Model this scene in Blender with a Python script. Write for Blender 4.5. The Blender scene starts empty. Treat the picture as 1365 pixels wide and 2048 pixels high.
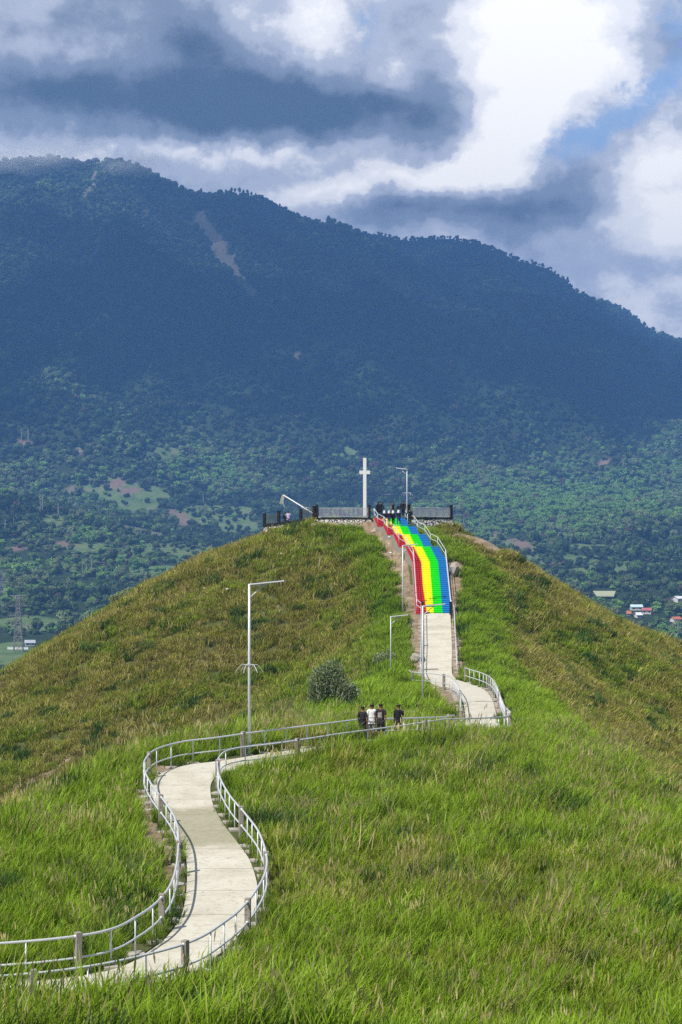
import bpy, bmesh, math, random
import numpy as np
from mathutils import Vector, Matrix, Euler

# ------------------------------------------------------------------ camera, sky, sun, exposure
R = math.radians
F, CX, HY = 4000.0, 682.5, 1050.0          # focal length, centre column and horizon row of the 1365 px wide photograph
SC = bpy.context.scene
cam_d = bpy.data.cameras.new("camera"); cam = bpy.data.objects.new("camera", cam_d)
SC.collection.objects.link(cam); SC.camera = cam
cam_d.sensor_fit = 'HORIZONTAL'; cam_d.sensor_width = 36.0; cam_d.lens = 36.0 * F / 1365.0
cam_d.clip_start = 0.5; cam_d.clip_end = 30000
cam.location = (0, 0, 0); cam.rotation_euler = (R(90) + math.atan((HY - 1024) / F), 0, 0)

SUN_EL, SUN_AZ = R(52), R(-134)             # azimuth measured from +Y towards +X: the sun stands left and a little behind
sd = Vector((math.sin(SUN_AZ) * math.cos(SUN_EL), math.cos(SUN_AZ) * math.cos(SUN_EL), math.sin(SUN_EL)))
sun_d = bpy.data.lights.new("sun", 'SUN'); sun_d.energy = 4.9; sun_d.angle = R(0.53); sun_d.color = (1.0, 0.95, 0.86)
sun = bpy.data.objects.new("sun", sun_d); SC.collection.objects.link(sun)
sun.rotation_euler = sd.to_track_quat('Z', 'Y').to_euler()
SC.view_settings.view_transform = 'Standard'; SC.view_settings.look = 'None'
SC.view_settings.exposure = 0.30; SC.view_settings.gamma = 1.0
SC.cycles.use_denoising = False
SC.cycles.max_bounces = 6; SC.cycles.diffuse_bounces = 3; SC.cycles.volume_bounces = 2
SC.cycles.transparent_max_bounces = 32; SC.cycles.use_adaptive_sampling = False
SC.cycles.adaptive_threshold = 0.02
SC.cycles.sample_clamp_indirect = 4

class NT:
    """tiny node helper"""
    def __init__(s, tree): s.t = tree
    def n(s, kind, **kw):
        nd = s.t.nodes.new(kind)
        for k, v in kw.items():
            if k.startswith('i_'):
                key = k[2:]
                key = int(key) if key.isdigit() else key.replace('_', ' ')
                s.put(nd.inputs[key], v)
            else: setattr(nd, k, v)
        return nd
    def put(s, sock, v):
        if isinstance(v, bpy.types.NodeSocket): s.t.links.new(v, sock)
        elif isinstance(v, bpy.types.Node): s.t.links.new(v.outputs[0], sock)
        else: sock.default_value = v
    def m(s, op, a, b=0.0, c=0.0, clamp=False):
        nd = s.t.nodes.new('ShaderNodeMath'); nd.operation = op; nd.use_clamp = clamp
        s.put(nd.inputs[0], a); s.put(nd.inputs[1], b); s.put(nd.inputs[2], c); return nd.outputs[0]
    def vm(s, op, a, b=(0, 0, 0), out=0):
        nd = s.t.nodes.new('ShaderNodeVectorMath'); nd.operation = op
        s.put(nd.inputs[0], a)
        if op == 'SCALE': s.put(nd.inputs['Scale'], b)
        else: s.put(nd.inputs[1], b)
        return nd.outputs[out]
    def mix(s, f, a, b, mode='MIX'):
        nd = s.t.nodes.new('ShaderNodeMix'); nd.data_type = 'RGBA'; nd.blend_type = mode
        s.put(nd.inputs[0], f); s.put(nd.inputs[6], a); s.put(nd.inputs[7], b); return nd.outputs[2]
    def noise(s, vec, scale, detail=3.0, rough=0.5, out=0, dist=0.0):
        nd = s.n('ShaderNodeTexNoise'); s.put(nd.inputs['Vector'], vec)
        s.put(nd.inputs['Scale'], scale); s.put(nd.inputs['Detail'], detail); s.put(nd.inputs['Roughness'], rough)
        nd.inputs['Distortion'].default_value = dist
        return nd.outputs[out]
    def ramp(s, f, stops, interp='LINEAR'):
        nd = s.n('ShaderNodeValToRGB'); s.put(nd.inputs[0], f); cr = nd.color_ramp; cr.interpolation = interp
        while len(cr.elements) < len(stops): cr.elements.new(0.5)
        for e, (p, c) in zip(cr.elements, stops):
            e.position = p; e.color = (c[0], c[1], c[2], 1)
        return nd.outputs[0]
    def sm(s, f, a, b):
        nd = s.n('ShaderNodeMapRange'); nd.interpolation_type = 'SMOOTHSTEP'
        s.put(nd.inputs[0], f); nd.inputs[1].default_value = a; nd.inputs[2].default_value = b; return nd.outputs[0]

world = bpy.data.worlds.new("World"); SC.world = world; world.use_nodes = True
wt = world.node_tree; wt.nodes.clear(); W = NT(wt)
def build_world():
    sky = W.n('ShaderNodeTexSky', sky_type='NISHITA', sun_disc=False, sun_elevation=SUN_EL, sun_rotation=SUN_AZ,
              altitude=300.0, air_density=1.0, dust_density=0.6, ozone_density=1.5)
    skyc = W.vm('SCALE', sky.outputs[0], 0.10)
    d = W.n('ShaderNodeTexCoord').outputs['Generated']
    sp = W.n('ShaderNodeSeparateXYZ', i_0=d)
    az = W.m('ARCTAN2', sp.outputs[0], sp.outputs[1]); el = W.m('ARCSINE', sp.outputs[2])
    P0 = W.n('ShaderNodeCombineXYZ', i_0=az, i_1=el, i_2=0.0).outputs[0]     # azimuth and elevation of the sky direction
    w1 = W.vm('SUBTRACT', W.noise(d, 14.0, 4.0, 0.6, out=1), (0.5, 0.5, 0.5))
    w2 = W.vm('SUBTRACT', W.noise(d, 60.0, 4.0, 0.62, out=1), (0.5, 0.5, 0.5))
    P = W.vm('ADD', W.vm('ADD', P0, W.vm('SCALE', w1, 0.034)), W.vm('SCALE', w2, 0.013))
    def bank(px, py, rx, ry, ang, amp, acc, k=1.0):                           # one bank of cloud: centre, radii, tilt
        mp = W.n('ShaderNodeMapping', vector_type='TEXTURE')
        W.put(mp.inputs['Vector'], P)
        mp.inputs['Location'].default_value = ((px - CX) / F, (HY - py) / F, 0)
        mp.inputs['Rotation'].default_value = (0, 0, R(ang)); mp.inputs['Scale'].default_value = (rx / F, ry / F, 1)
        r = W.vm('LENGTH', mp.outputs[0], out=1)
        g = W.m('POWER', 2.71828, W.m('MULTIPLY', W.m('POWER', r, 2.0 * k), -1.0))
        return W.m('ADD', acc, W.m('MULTIPLY', g, amp))
    # darkness of the cloud (0 = sunlit white, 1 = slate underside)
    D = bank(CX, 500, 1700, 1200, 0, -0.30, 0.62, 2.0)
    for a in [(300, 228, 660, 72, -2, 0.52, 1.3), (330, 120, 470, 140, -8, 0.36), (130, 140, 150, 70, -10, -0.26), (30, 25, 210, 40, 0, -0.10),
              (370, 90, 60, 90, 0, 0.12), (520, 60, 110, 50, -20, -0.26), (650, 60, 75, 95, 0, -0.36), (610, 200, 240, 62, -22, 0.26),
              (790, 160, 50, 70, 20, -0.26), (860, 200, 80, 150, 0, 0.26), (1050, 110, 190, 140, 30, -0.52), (1090, 230, 120, 70, 30, -0.15),
              (980, 310, 150, 62, 35, -0.42), (800, 378, 240, 32, 8, -0.34), (450, 312, 340, 26, 0, -0.34), (980, 425, 250, 36, 4, 0.42), (760, 428, 120, 22, 0, 0.22),
              (1170, 330, 150, 60, 40, 0.34), (1320, 400, 130, 150, 60, -0.38), (1120, 510, 220, 50, -20, 0.14), (1330, 70, 80, 90, 0, 0.14), (1220, 600, 200, 60, -25, -0.12)]:
        D = bank(*a[:6], D, *(a[6:] or (1.0,)))
    nz = W.m('SUBTRACT', W.noise(W.vm('MULTIPLY', d, (1, 1, 1.6)), 26.0, 6.0, 0.58), 0.5)
    nz2 = W.m('SUBTRACT', W.noise(W.vm('ADD', d, W.vm('SCALE', w2, 0.02)), 85.0, 5.0, 0.6), 0.5)
    D = W.m('ADD', D, W.m('ADD', W.m('MULTIPLY', nz, 0.70), W.m('MULTIPLY', nz2, 0.26)), clamp=True)
    cc = W.ramp(D, [(0.0, (1.0, 0.96, 0.88)), (0.16, (0.80, 0.78, 0.76)), (0.36, (0.42, 0.44, 0.50)), (0.62, (0.195, 0.225, 0.28)), (1.0, (0.060, 0.080, 0.105))], 'EASE')
    # gaps of blue
    G = W.m('ADD', -0.35, 0.0)
    for a in [(1240, 235, 220, 46, 26, 0.75), (1350, 70, 60, 110, 0, 0.6), (745, 60, 36, 70, 0, 0.6), (865, 190, 45, 120, 0, 0.35), (1160, 320, 90, 40, 40, 0.3), (1190, 420, 60, 60, 0, 0.25)]:
        G = bank(*a[:6], G)
    G = W.sm(W.m('ADD', G, W.m('MULTIPLY', nz2, 0.9)), 0.0, 0.5)
    # away from the view the sky is broken cloud as well
    blue = W.mix(0.75, skyc, (0.22, 0.35, 0.58, 1))
    col = W.mix(W.m('MULTIPLY', G, 0.85), cc, blue)
    bg = W.n('ShaderNodeBackground'); W.put(bg.inputs[0], col); bg.inputs[1].default_value = 1.25
    out = W.n('ShaderNodeOutputWorld'); wt.links.new(bg.outputs[0], out.inputs[0])
build_world()

# ------------------------------------------------------------------ helpers
def at(px, py, d): return Vector(((px - CX) / F * d, d, (HY - py) / F * d))
def tag(o, label=None, cat=None, group=None, kind=None):
    if label: o["label"] = label
    if cat: o["category"] = cat
    if group: o["group"] = group
    if kind: o["kind"] = kind
    return o
def empty(name, loc, label, cat, group=None, rz=0.0):
    o = bpy.data.objects.new(name, None); SC.collection.objects.link(o); o.location = loc
    o.rotation_euler = (0, 0, rz); o.empty_display_size = 0.3
    return tag(o, label, cat, group)
HAZE = 1.22e-4
def copy_tree(o, parent=None):
    c = o.copy(); SC.collection.objects.link(c); c.parent = parent
    for ch in list(o.children): copy_tree(ch, c)
    return c

class MB:
    def __init__(s): s.v = []; s.f = []
    def add(s, v, f):
        b = len(s.v); s.v += [tuple(p) for p in v]; s.f += [tuple(i + b for i in q) for q in f]; return s
    def box(s, c, size, rot=None, taper=1.0):
        x, y, z = [k / 2 for k in size]; pts = []
        for dz in (-1, 1):
            t = taper if dz > 0 else 1
            for dx, dy in ((-1, -1), (1, -1), (1, 1), (-1, 1)): pts.append(Vector((dx * x * t, dy * y * t, dz * z)))
        if rot is not None:
            m = rot if isinstance(rot, Matrix) else Euler(rot).to_matrix()
            pts = [m @ p for p in pts]
        c = Vector(c); pts = [p + c for p in pts]
        return s.add(pts, [(3, 2, 1, 0), (4, 5, 6, 7), (0, 1, 5, 4), (1, 2, 6, 5), (2, 3, 7, 6), (3, 0, 4, 7)])
    def tube(s, pts, r, n=8, closed=False):
        pts = [Vector(p) for p in pts]; m = len(pts)
        rs = r if isinstance(r, (list, tuple)) else [r] * m
        b = len(s.v); up = None
        for i, p in enumerate(pts):
            if closed: t = pts[(i + 1) % m] - pts[i - 1]
            else: t = pts[min(i + 1, m - 1)] - pts[max(i - 1, 0)]
            t.normalize()
            if up is None: up = Vector((0, 0, 1)) if abs(t.z) < 0.9 else Vector((1, 0, 0))
            a = t.cross(up); a.normalize(); c = a.cross(t); up = c
            for k in range(n):
                w = 2 * math.pi * k / n
                s.v.append(tuple(p + (a * math.cos(w) + c * math.sin(w)) * rs[i]))
        for i in range(m if closed else m - 1):
            for k in range(n):
                j = (i + 1) % m
                s.f.append((b + i * n + k, b + i * n + (k + 1) % n, b + j * n + (k + 1) % n, b + j * n + k))
        if not closed:
            s.f.append(tuple(b + k for k in range(n))[::-1]); s.f.append(tuple(b + (m - 1) * n + k for k in range(n)))
        return s
    def prism(s, poly, z0, z1):
        n = len(poly); z0 = z0 if hasattr(z0, '__len__') else [z0] * n; z1 = z1 if hasattr(z1, '__len__') else [z1] * n
        v = [(p[0], p[1], a) for p, a in zip(poly, z0)] + [(p[0], p[1], a) for p, a in zip(poly, z1)]
        f = [tuple(range(n))[::-1], tuple(range(n, 2 * n))] + [(i, (i + 1) % n, n + (i + 1) % n, n + i) for i in range(n)]
        return s.add(v, f)
    def rock(s, c, r, seed, sub=2, amp=0.25):
        bm = bmesh.new(); bmesh.ops.create_icosphere(bm, subdivisions=sub, radius=1)
        rg = random.Random(seed); k = [Vector((rg.uniform(-1, 1), rg.uniform(-1, 1), rg.uniform(-1, 1))) * 3 for _ in range(5)]
        for v in bm.verts:
            n = sum(math.sin(v.co.dot(q) * (1 + i * .5) + i) for i, q in enumerate(k)) / 5
            v.co *= 1 + amp * n
        vs = [(c[0] + v.co.x * r[0], c[1] + v.co.y * r[1], c[2] + v.co.z * r[2]) for v in bm.verts]
        fs = [[v.index for v in f.verts] for f in bm.faces]; bm.free()
        return s.add(vs, fs)
    def build(s, name, mat, parent=None, smooth=False, origin=None, bevel=0, fixn=False):
        me = bpy.data.meshes.new(name); me.from_pydata(s.v, [], s.f); me.update()
        if fixn:
            bm = bmesh.new(); bm.from_mesh(me); bmesh.ops.recalc_face_normals(bm, faces=bm.faces); bm.to_mesh(me); bm.free()
        if smooth: me.polygons.foreach_set('use_smooth', [True] * len(me.polygons))
        o = bpy.data.objects.new(name, me); SC.collection.objects.link(o)
        for m in (mat if isinstance(mat, (list, tuple)) else [mat]): me.materials.append(m)
        if origin is not None:
            me.transform(Matrix.Translation(-Vector(origin))); o.location = origin
        if parent is not None:
            o.parent = parent
        if bevel:
            b = o.modifiers.new('bevel', 'BEVEL'); b.width = bevel; b.segments = 2; b.limit_method = 'ANGLE'
        return o

# ------------------------------------------------------------------ materials
def new_mat(name):
    m = bpy.data.materials.new(name); m.use_nodes = True; m.node_tree.nodes.clear(); return m, NT(m.node_tree)
def finish(m, T, shader, disp=None):
    out = T.n('ShaderNodeOutputMaterial'); T.t.links.new(shader, out.inputs[0]); return m
def basic(name, col, rough=0.7, metal=0.0, var=0.12, scale=3.0, bump=0.0, bscale=30.0, stain=None, coord='Object', spec=0.35):
    m, T = new_mat(name)
    p = T.n('ShaderNodeTexCoord').outputs[coord] if coord != 'Position' else T.n('ShaderNodeNewGeometry').outputs['Position']
    n = T.noise(p, scale, 5.0, 0.6)
    c = T.mix(n, tuple(max(0, k * (1 - var)) for k in col) + (1,), tuple(min(1, k * (1 + var)) for k in col) + (1,))
    if stain:
        s = T.sm(T.noise(p, stain[1], 5.0, 0.65), stain[2], stain[2] + 0.12)
        c = T.mix(s, c, tuple(stain[0]) + (1,))
    b = T.n('ShaderNodeBsdfPrincipled'); T.put(b.inputs['Base Color'], c)
    b.inputs['Roughness'].default_value = rough; b.inputs['Metallic'].default_value = metal
    b.inputs['Specular IOR Level'].default_value = spec
    if bump:
        bn = T.n('ShaderNodeBump'); bn.inputs['Strength'].default_value = bump; bn.inputs['Distance'].default_value = 0.02
        T.put(bn.inputs['Height'], T.noise(p, bscale, 4.0, 0.6)); T.put(b.inputs['Normal'], bn.outputs[0])
    return finish(m, T, b.outputs[0])
M = {}
M['concrete'] = basic('grey_concrete', (0.30, 0.27, 0.24), 0.9, var=0.25, scale=6, bump=0.5, stain=((0.17, 0.14, 0.11), 9, 0.55), coord='Position')
M['footing'] = basic('footing_concrete', (0.42, 0.39, 0.34), 0.9, var=0.2, scale=5, bump=0.4, coord='Position')
M['galv'] = basic('galvanised_steel', (0.60, 0.62, 0.64), 0.45, metal=0.2, var=0.15, scale=7, coord='Position')
M['pole'] = basic('pole_steel', (0.64, 0.66, 0.68), 0.45, metal=0.2, var=0.12, scale=5, coord='Position')
M['white'] = basic('white_paint', (0.80, 0.80, 0.79), 0.5, var=0.04, coord='Position')
M['lampwhite'] = basic('lamp_housing', (0.72, 0.73, 0.75), 0.4, var=0.05)
M['panel'] = basic('solar_cells', (0.02, 0.025, 0.05), 0.25, var=0.2)
M['panelback'] = basic('panel_back', (0.40, 0.40, 0.34), 0.6, var=0.12)
M['black'] = basic('black_paint', (0.012, 0.012, 0.013), 0.6, var=0.3, coord='Position')
M['fencegrey'] = basic('fence_grey_paint', (0.50, 0.51, 0.52), 0.5, var=0.1, coord='Position')
M['fencedark'] = basic('fence_dark_paint', (0.10, 0.105, 0.09), 0.6, var=0.2, coord='Position')
M['stairside'] = basic('raw_stair_concrete', (0.36, 0.33, 0.28), 0.92, var=0.25, scale=2.0, bump=0.5, stain=((0.20, 0.17, 0.13), 3, 0.56), coord='Position')
M['skin'] = basic('skin', (0.20, 0.10, 0.06), 0.55, var=0.08)
M['hair'] = basic('hair', (0.008, 0.007, 0.006), 0.55, var=0.2)
M['blackcloth'] = basic('black_cloth', (0.010, 0.010, 0.012), 0.9, var=0.3, scale=12)
M['charcoal'] = basic('charcoal_cloth', (0.022, 0.020, 0.022), 0.9, var=0.3, scale=12)
M['browncloth'] = basic('brown_cloth', (0.028, 0.016, 0.014), 0.9, var=0.3, scale=12)
M['whitecloth'] = basic('white_cloth', (0.74, 0.74, 0.76), 0.9, var=0.05, scale=8)
M['greycloth'] = basic('grey_cloth', (0.22, 0.22, 0.23), 0.9, var=0.3, scale=10)
M['navy'] = basic('navy_cloth', (0.008, 0.009, 0.03), 0.9, var=0.3)
M['purple'] = basic('purple_track_cloth', (0.045, 0.022, 0.22), 0.85, var=0.2)
M['lilac'] = basic('lilac_cloth', (0.55, 0.50, 0.75), 0.9, var=0.08)
M['khaki'] = basic('khaki_cloth', (0.22, 0.16, 0.09), 0.9, var=0.2)
M['cap'] = basic('cap_cloth', (0.07, 0.06, 0.045), 0.9, var=0.2)
M['shoe'] = basic('shoe_rubber', (0.55, 0.55, 0.55), 0.7, var=0.1)
M['darkshoe'] = basic('dark_rubber', (0.02, 0.02, 0.02), 0.7, var=0.1)
M['rock'] = basic('pale_rock', (0.34, 0.31, 0.27), 0.95, var=0.4, scale=2.5, bump=0.8, stain=((0.14, 0.12, 0.09), 5, 0.55), coord='Position')
M['plastic'] = basic('white_litter', (0.75, 0.75, 0.76), 0.5, var=0.05)
M['stick'] = basic('pale_wood', (0.50, 0.46, 0.38), 0.8, var=0.1)
M['bark'] = basic('bark', (0.16, 0.13, 0.10), 0.9, var=0.3, scale=2)
M['palebark'] = basic('pale_bark', (0.34, 0.32, 0.29), 0.9, var=0.2, scale=.3)
M['wall'] = basic('house_wall', (0.62, 0.60, 0.58), 0.8, var=0.08, scale=.3)
M['roofcyan'] = basic('pale_blue_roof', (0.52, 0.66, 0.70), 0.4, var=0.1, scale=.3)
M['roofred'] = basic('red_roof', (0.42, 0.13, 0.12), 0.5, var=0.15, scale=.3)
M['roofrust'] = basic('rust_roof', (0.45, 0.15, 0.08), 0.7, var=0.2, scale=.3)
M['roofwhite'] = basic('white_roof', (0.75, 0.77, 0.80), 0.4, var=0.05, scale=.3)
M['roofgrey'] = basic('grey_roof', (0.40, 0.42, 0.46), 0.5, var=0.1, scale=.3)
M['glass'] = basic('window_glass', (0.03, 0.04, 0.05), 0.1)
M['pylon'] = basic('pylon_steel', (0.24, 0.235, 0.21), 0.6, var=0.2, scale=.5)
M['insul'] = basic('insulator', (0.02, 0.02, 0.03), 0.5)
BAND = {'red': (0.60, 0.030, 0.055), 'yellow': (0.86, 0.84, 0.004), 'green': (0.006, 0.72, 0.012), 'blue': (0.018, 0.22, 0.58)}
for k, c in BAND.items():
    M[k] = basic(k + '_step_paint', c, 0.6, var=0.10, scale=1.6, stain=(tuple(q * .80 + .02 for q in c), 2.4, 0.60), coord='Position')

def mat_path():
    m, T = new_mat('pale_path_concrete'); p = T.n('ShaderNodeNewGeometry').outputs['Position']
    n1 = T.noise(p, 0.55, 6.0, 0.65); n2 = T.noise(p, 5.0, 5.0, 0.7); n3 = T.noise(p, 40.0, 3.0, 0.7)
    c = T.ramp(n1, [(0.30, (0.47, 0.43, 0.335)), (0.50, (0.60, 0.565, 0.47)), (0.72, (0.68, 0.65, 0.56))])
    c = T.mix(T.sm(n2, 0.50, 0.72), c, (0.38, 0.345, 0.27, 1))
    c = T.mix(T.m('MULTIPLY', n3, 0.35), c, (0.34, 0.31, 0.25, 1))
    # a darker olive band across the path at the bend
    sp = T.n('ShaderNodeSeparateXYZ', i_0=p)
    yy = T.m('ADD', sp.outputs[1], T.m('MULTIPLY', T.m('SUBTRACT', T.noise(p, 0.9, 4, 0.6), 0.5), 3.0))
    msk = T.m('MULTIPLY', T.sm(yy, 68.0, 69.4), T.m('SUBTRACT', 1.0, T.sm(yy, 74.8, 76.2)))
    c = T.mix(T.m('MULTIPLY', msk, T.m('ADD', 0.45, T.m('MULTIPLY', n2, 0.6))), c, (0.27, 0.255, 0.155, 1))
    jt = T.m('LESS_THAN', T.m('FRACT', T.m('DIVIDE', T.m('ADD', sp.outputs[1], T.m('MULTIPLY', n2, .06)), 3.1)), 0.018)
    c = T.mix(T.m('MULTIPLY', jt, .65), c, (0.16, 0.14, 0.11, 1))
    c = T.mix(T.sm(T.noise(p, 1.7, 6, 0.75), .60, .74), c, (0.40, 0.35, 0.26, 1))
    b = T.n('ShaderNodeBsdfPrincipled'); T.put(b.inputs['Base Color'], c); b.inputs['Roughness'].default_value = 0.9
    bn = T.n('ShaderNodeBump'); bn.inputs['Strength'].default_value = 0.5; bn.inputs['Distance'].default_value = 0.02
    T.put(bn.inputs['Height'], T.noise(p, 22.0, 5, 0.7)); T.put(b.inputs['Normal'], bn.outputs[0])
    return finish(m, T, b.outputs[0])
M['path'] = mat_path()

def mat_stone():
    m, T = new_mat('white_stones_dark_mortar'); p = T.n('ShaderNodeNewGeometry').outputs['Position']
    pw = T.vm('ADD', p, T.vm('SCALE', T.noise(p, 4.0, 2, 0.5, out=1), 0.15))
    v = T.n('ShaderNodeTexVoronoi', feature='DISTANCE_TO_EDGE'); T.put(v.inputs['Vector'], pw); v.inputs['Scale'].default_value = 3.1
    v2 = T.n('ShaderNodeTexVoronoi'); T.put(v2.inputs['Vector'], pw); v2.inputs['Scale'].default_value = 3.1
    g = T.sm(v.outputs['Distance'], 0.055, 0.10)
    st = T.mix(T.n('ShaderNodeSeparateColor', i_0=v2.outputs['Color']).outputs[0], (0.55, 0.53, 0.48, 1), (0.85, 0.84, 0.82, 1))
    c = T.mix(g, (0.01, 0.01, 0.01, 1), st)
    b = T.n('ShaderNodeBsdfPrincipled'); T.put(b.inputs['Base Color'], c); b.inputs['Roughness'].default_value = 0.8
    bn = T.n('ShaderNodeBump'); bn.inputs['Strength'].default_value = 0.8; bn.inputs['Distance'].default_value = 0.05
    T.put(bn.inputs['Height'], g); T.put(b.inputs['Normal'], bn.outputs[0])
    return finish(m, T, b.outputs[0])
M['stone'] = mat_stone()

def mat_blade(name, base, tip, dry, dry_amt, trans=0.26, scale=0.35):
    """grass or leaf: base to tip colour along the blade (attribute 'h'), patches by world position, a share of dry blades"""
    m, T = new_mat(name)
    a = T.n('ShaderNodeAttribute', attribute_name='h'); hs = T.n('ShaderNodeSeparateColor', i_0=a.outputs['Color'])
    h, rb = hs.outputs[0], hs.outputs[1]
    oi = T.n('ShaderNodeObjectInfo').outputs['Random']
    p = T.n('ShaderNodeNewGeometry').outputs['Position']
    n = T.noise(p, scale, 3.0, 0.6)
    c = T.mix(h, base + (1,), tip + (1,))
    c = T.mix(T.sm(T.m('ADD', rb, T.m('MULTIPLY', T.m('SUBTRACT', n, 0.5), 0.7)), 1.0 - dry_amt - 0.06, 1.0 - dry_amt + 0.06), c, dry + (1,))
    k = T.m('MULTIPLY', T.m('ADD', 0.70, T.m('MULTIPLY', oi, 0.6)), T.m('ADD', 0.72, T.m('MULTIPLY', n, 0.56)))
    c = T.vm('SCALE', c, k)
    d = T.n('ShaderNodeBsdfDiffuse'); T.put(d.inputs[0], c)
    t = T.n('ShaderNodeBsdfTranslucent'); T.put(t.inputs[0], c)
    g = T.n('ShaderNodeBsdfGlossy'); g.inputs['Roughness'].default_value = 0.45; g.inputs[0].default_value = (1, 1, 1, 1)
    x = T.n('ShaderNodeMixShader', i_0=trans); T.t.links.new(d.outputs[0], x.inputs[1]); T.t.links.new(t.outputs[0], x.inputs[2])
    y = T.n('ShaderNodeMixShader', i_0=0.012); T.t.links.new(x.outputs[0], y.inputs[1]); T.t.links.new(g.outputs[0], y.inputs[2])
    return finish(m, T, y.outputs[0])

# ------------------------------------------------------------------ numeric noise
def _hash(ix, iy, seed):
    h = (ix.astype(np.int64) * 374761393 + iy.astype(np.int64) * 668265263 + seed * 974711) & 0xffffffff
    h = ((h ^ (h >> 13)) * 1274126177) & 0xffffffff
    return ((h ^ (h >> 16)) & 0xffff) / 65535.0
def vnoise(x, y, seed=0):
    ix, iy = np.floor(x), np.floor(y); fx, fy = x - ix, y - iy
    fx = fx * fx * (3 - 2 * fx); fy = fy * fy * (3 - 2 * fy)
    a = _hash(ix, iy, seed); b = _hash(ix + 1, iy, seed); c = _hash(ix, iy + 1, seed); d = _hash(ix + 1, iy + 1, seed)
    return (a * (1 - fx) + b * fx) * (1 - fy) + (c * (1 - fx) + d * fx) * fy
def fbm(x, y, seed=0, oct=4):
    s = 0; a = 1; t = 0
    for i in range(oct): s = s + a * vnoise(x * 2 ** i, y * 2 ** i, seed + i * 17); t += a; a *= 0.5
    return s / t - 0.5
def sstep(x, a, b):
    t = np.clip((x - a) / (b - a), 0, 1); return t * t * (3 - 2 * t)

# ------------------------------------------------------------------ layout of the ridge, path and stairs (metres, camera at origin)
HK = np.array([(-60, -14), (-20, -3.2), (3, -1.75), (46, -12.1), (60, -11.46), (75, -10.78), (88, -10.2), (94, -10.15), (102, -10.8), (115, -11.5), (128, -11.62),
               (150, -11.7), (154, -11.5), (176, -7.80)])
def HP(y): return np.interp(y, HK[:, 0], HK[:, 1])            # level of the path
FL = [(176.0, 10.0, 26), (186.0, 3.1, 9), (191.7, 2.3, 7), (196.6, 1.7, 5), (200.9, 1.7, 5)]   # flights: start y, run, risers
RISE = 0.1635
def stair_left(y): return float(np.interp(y, [176, 186, 202.6, 206], [6.58, 6.67, 3.29, 3.29]))
SW = 3.17
steps = []; zc = -7.80
for fi, (y0, run, n) in enumerate(FL):
    rise = 4.26 / 26 if fi == 0 else RISE
    for k in range(n):
        zc += rise; steps.append([y0 + run * k / n, y0 + run * (k + 1) / n, zc])
    nxt = FL[fi + 1][0] if fi < 4 else 204.6
    steps[-1][1] = nxt
TOPZ = steps[-1][2]
SH = np.array([(150, -11.7), (176, -8.0), (186, -4.0), (189, -2.75), (191.7, -2.6), (194, -1.5), (196.6, -1.4), (198.3, -.65), (200.9, -.5), (203, 0.25), (230, 0.3)])
def GH(y):                                                     # level of the crest of the ridge
    return np.where(y < 172, HP(y), np.interp(y, SH[:, 0], SH[:, 1]))
POLY = [(-7, -30), (-19, 18), (-26, 45), (-20, 54), (-13.5, 63), (-11.4, 68.0), (-9.9, 75.5), (-8.5, 82.5), (-7.6, 88.5), (-5.5, 95.5), (-1.9, 114.5), (1.6, 135.5), (4.3, 150), (5.6, 158), (5.9, 170), (6.3, 178),
        (6.4, 186), (3.2, 202), (3.2, 204), (6.6, 204), (9.6, 192), (10.6, 186), (10.7, 170), (10.3, 160), (10.6, 150), (11.6, 135), (11.0, 120), (10.4, 106), (10.9, 96), (11.9, 91), (14.2, 83.5), (16.2, 77), (20, 62), (24, 45), (20, 18), (7, -30)]
def poly_sd(x, y, P):
    x = np.asarray(x, float); y = np.asarray(y, float)
    d = np.full(x.shape, 1e18); ins = np.zeros(x.shape, bool); n = len(P)
    for i in range(n):
        ax, ay = P[i]; bx, by = P[(i + 1) % n]; ex, ey = bx - ax, by - ay
        t = np.clip(((x - ax) * ex + (y - ay) * ey) / (ex * ex + ey * ey), 0, 1)
        d = np.minimum(d, (x - ax - t * ex) ** 2 + (y - ay - t * ey) ** 2)
        c = ((ay > y) != (by > y)) & (x < (bx - ax) * (y - ay) / (by - ay + 1e-12) + ax); ins ^= c
    return np.sqrt(d) * np.where(ins, -1, 1)
def catmull(pts, n=12):
    P = [np.array(p, float) for p in pts]; P = [2 * P[0] - P[1]] + P + [2 * P[-1] - P[-2]]; out = []
    for i in range(1, len(P) - 2):
        for k in range(n):
            t = k / n
            out.append(0.5 * (2 * P[i] + (P[i + 1] - P[i - 1]) * t + (2 * P[i - 1] - 5 * P[i] + 4 * P[i + 1] - P[i + 2]) * t * t + (3 * P[i] - P[i - 1] - 3 * P[i + 1] + P[i + 2]) * t ** 3))
    out.append(P[-2]); return np.array(out)
EL = [(-26, 50.5), (-15, 50.7), (-9.5, 51.3), (-6.3, 52.6), (-5.2, 54.9), (-4.75, 57.6), (-4.72, 60.5), (-5.0, 65), (-5.37, 68.3), (-5.95, 71.3), (-6.8, 75), (-7.45, 78.6), (-7.65, 81.2), (-7.45, 83.6), (-6.6, 85.5), (-5.4, 86.5),
      (-4.2, 87.7), (-2.6, 89.6), (-0.2, 92.3), (2.2, 95.2), (4.3, 98.6), (5.8, 102.5), (6.7, 107.5), (7.1, 114), (7.55, 121.5), (8.0, 131), (8.05, 138), (7.6, 142.6), (6.8, 146), (6.36, 152), (6.8, 163), (7.30, 175.9)]
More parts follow.
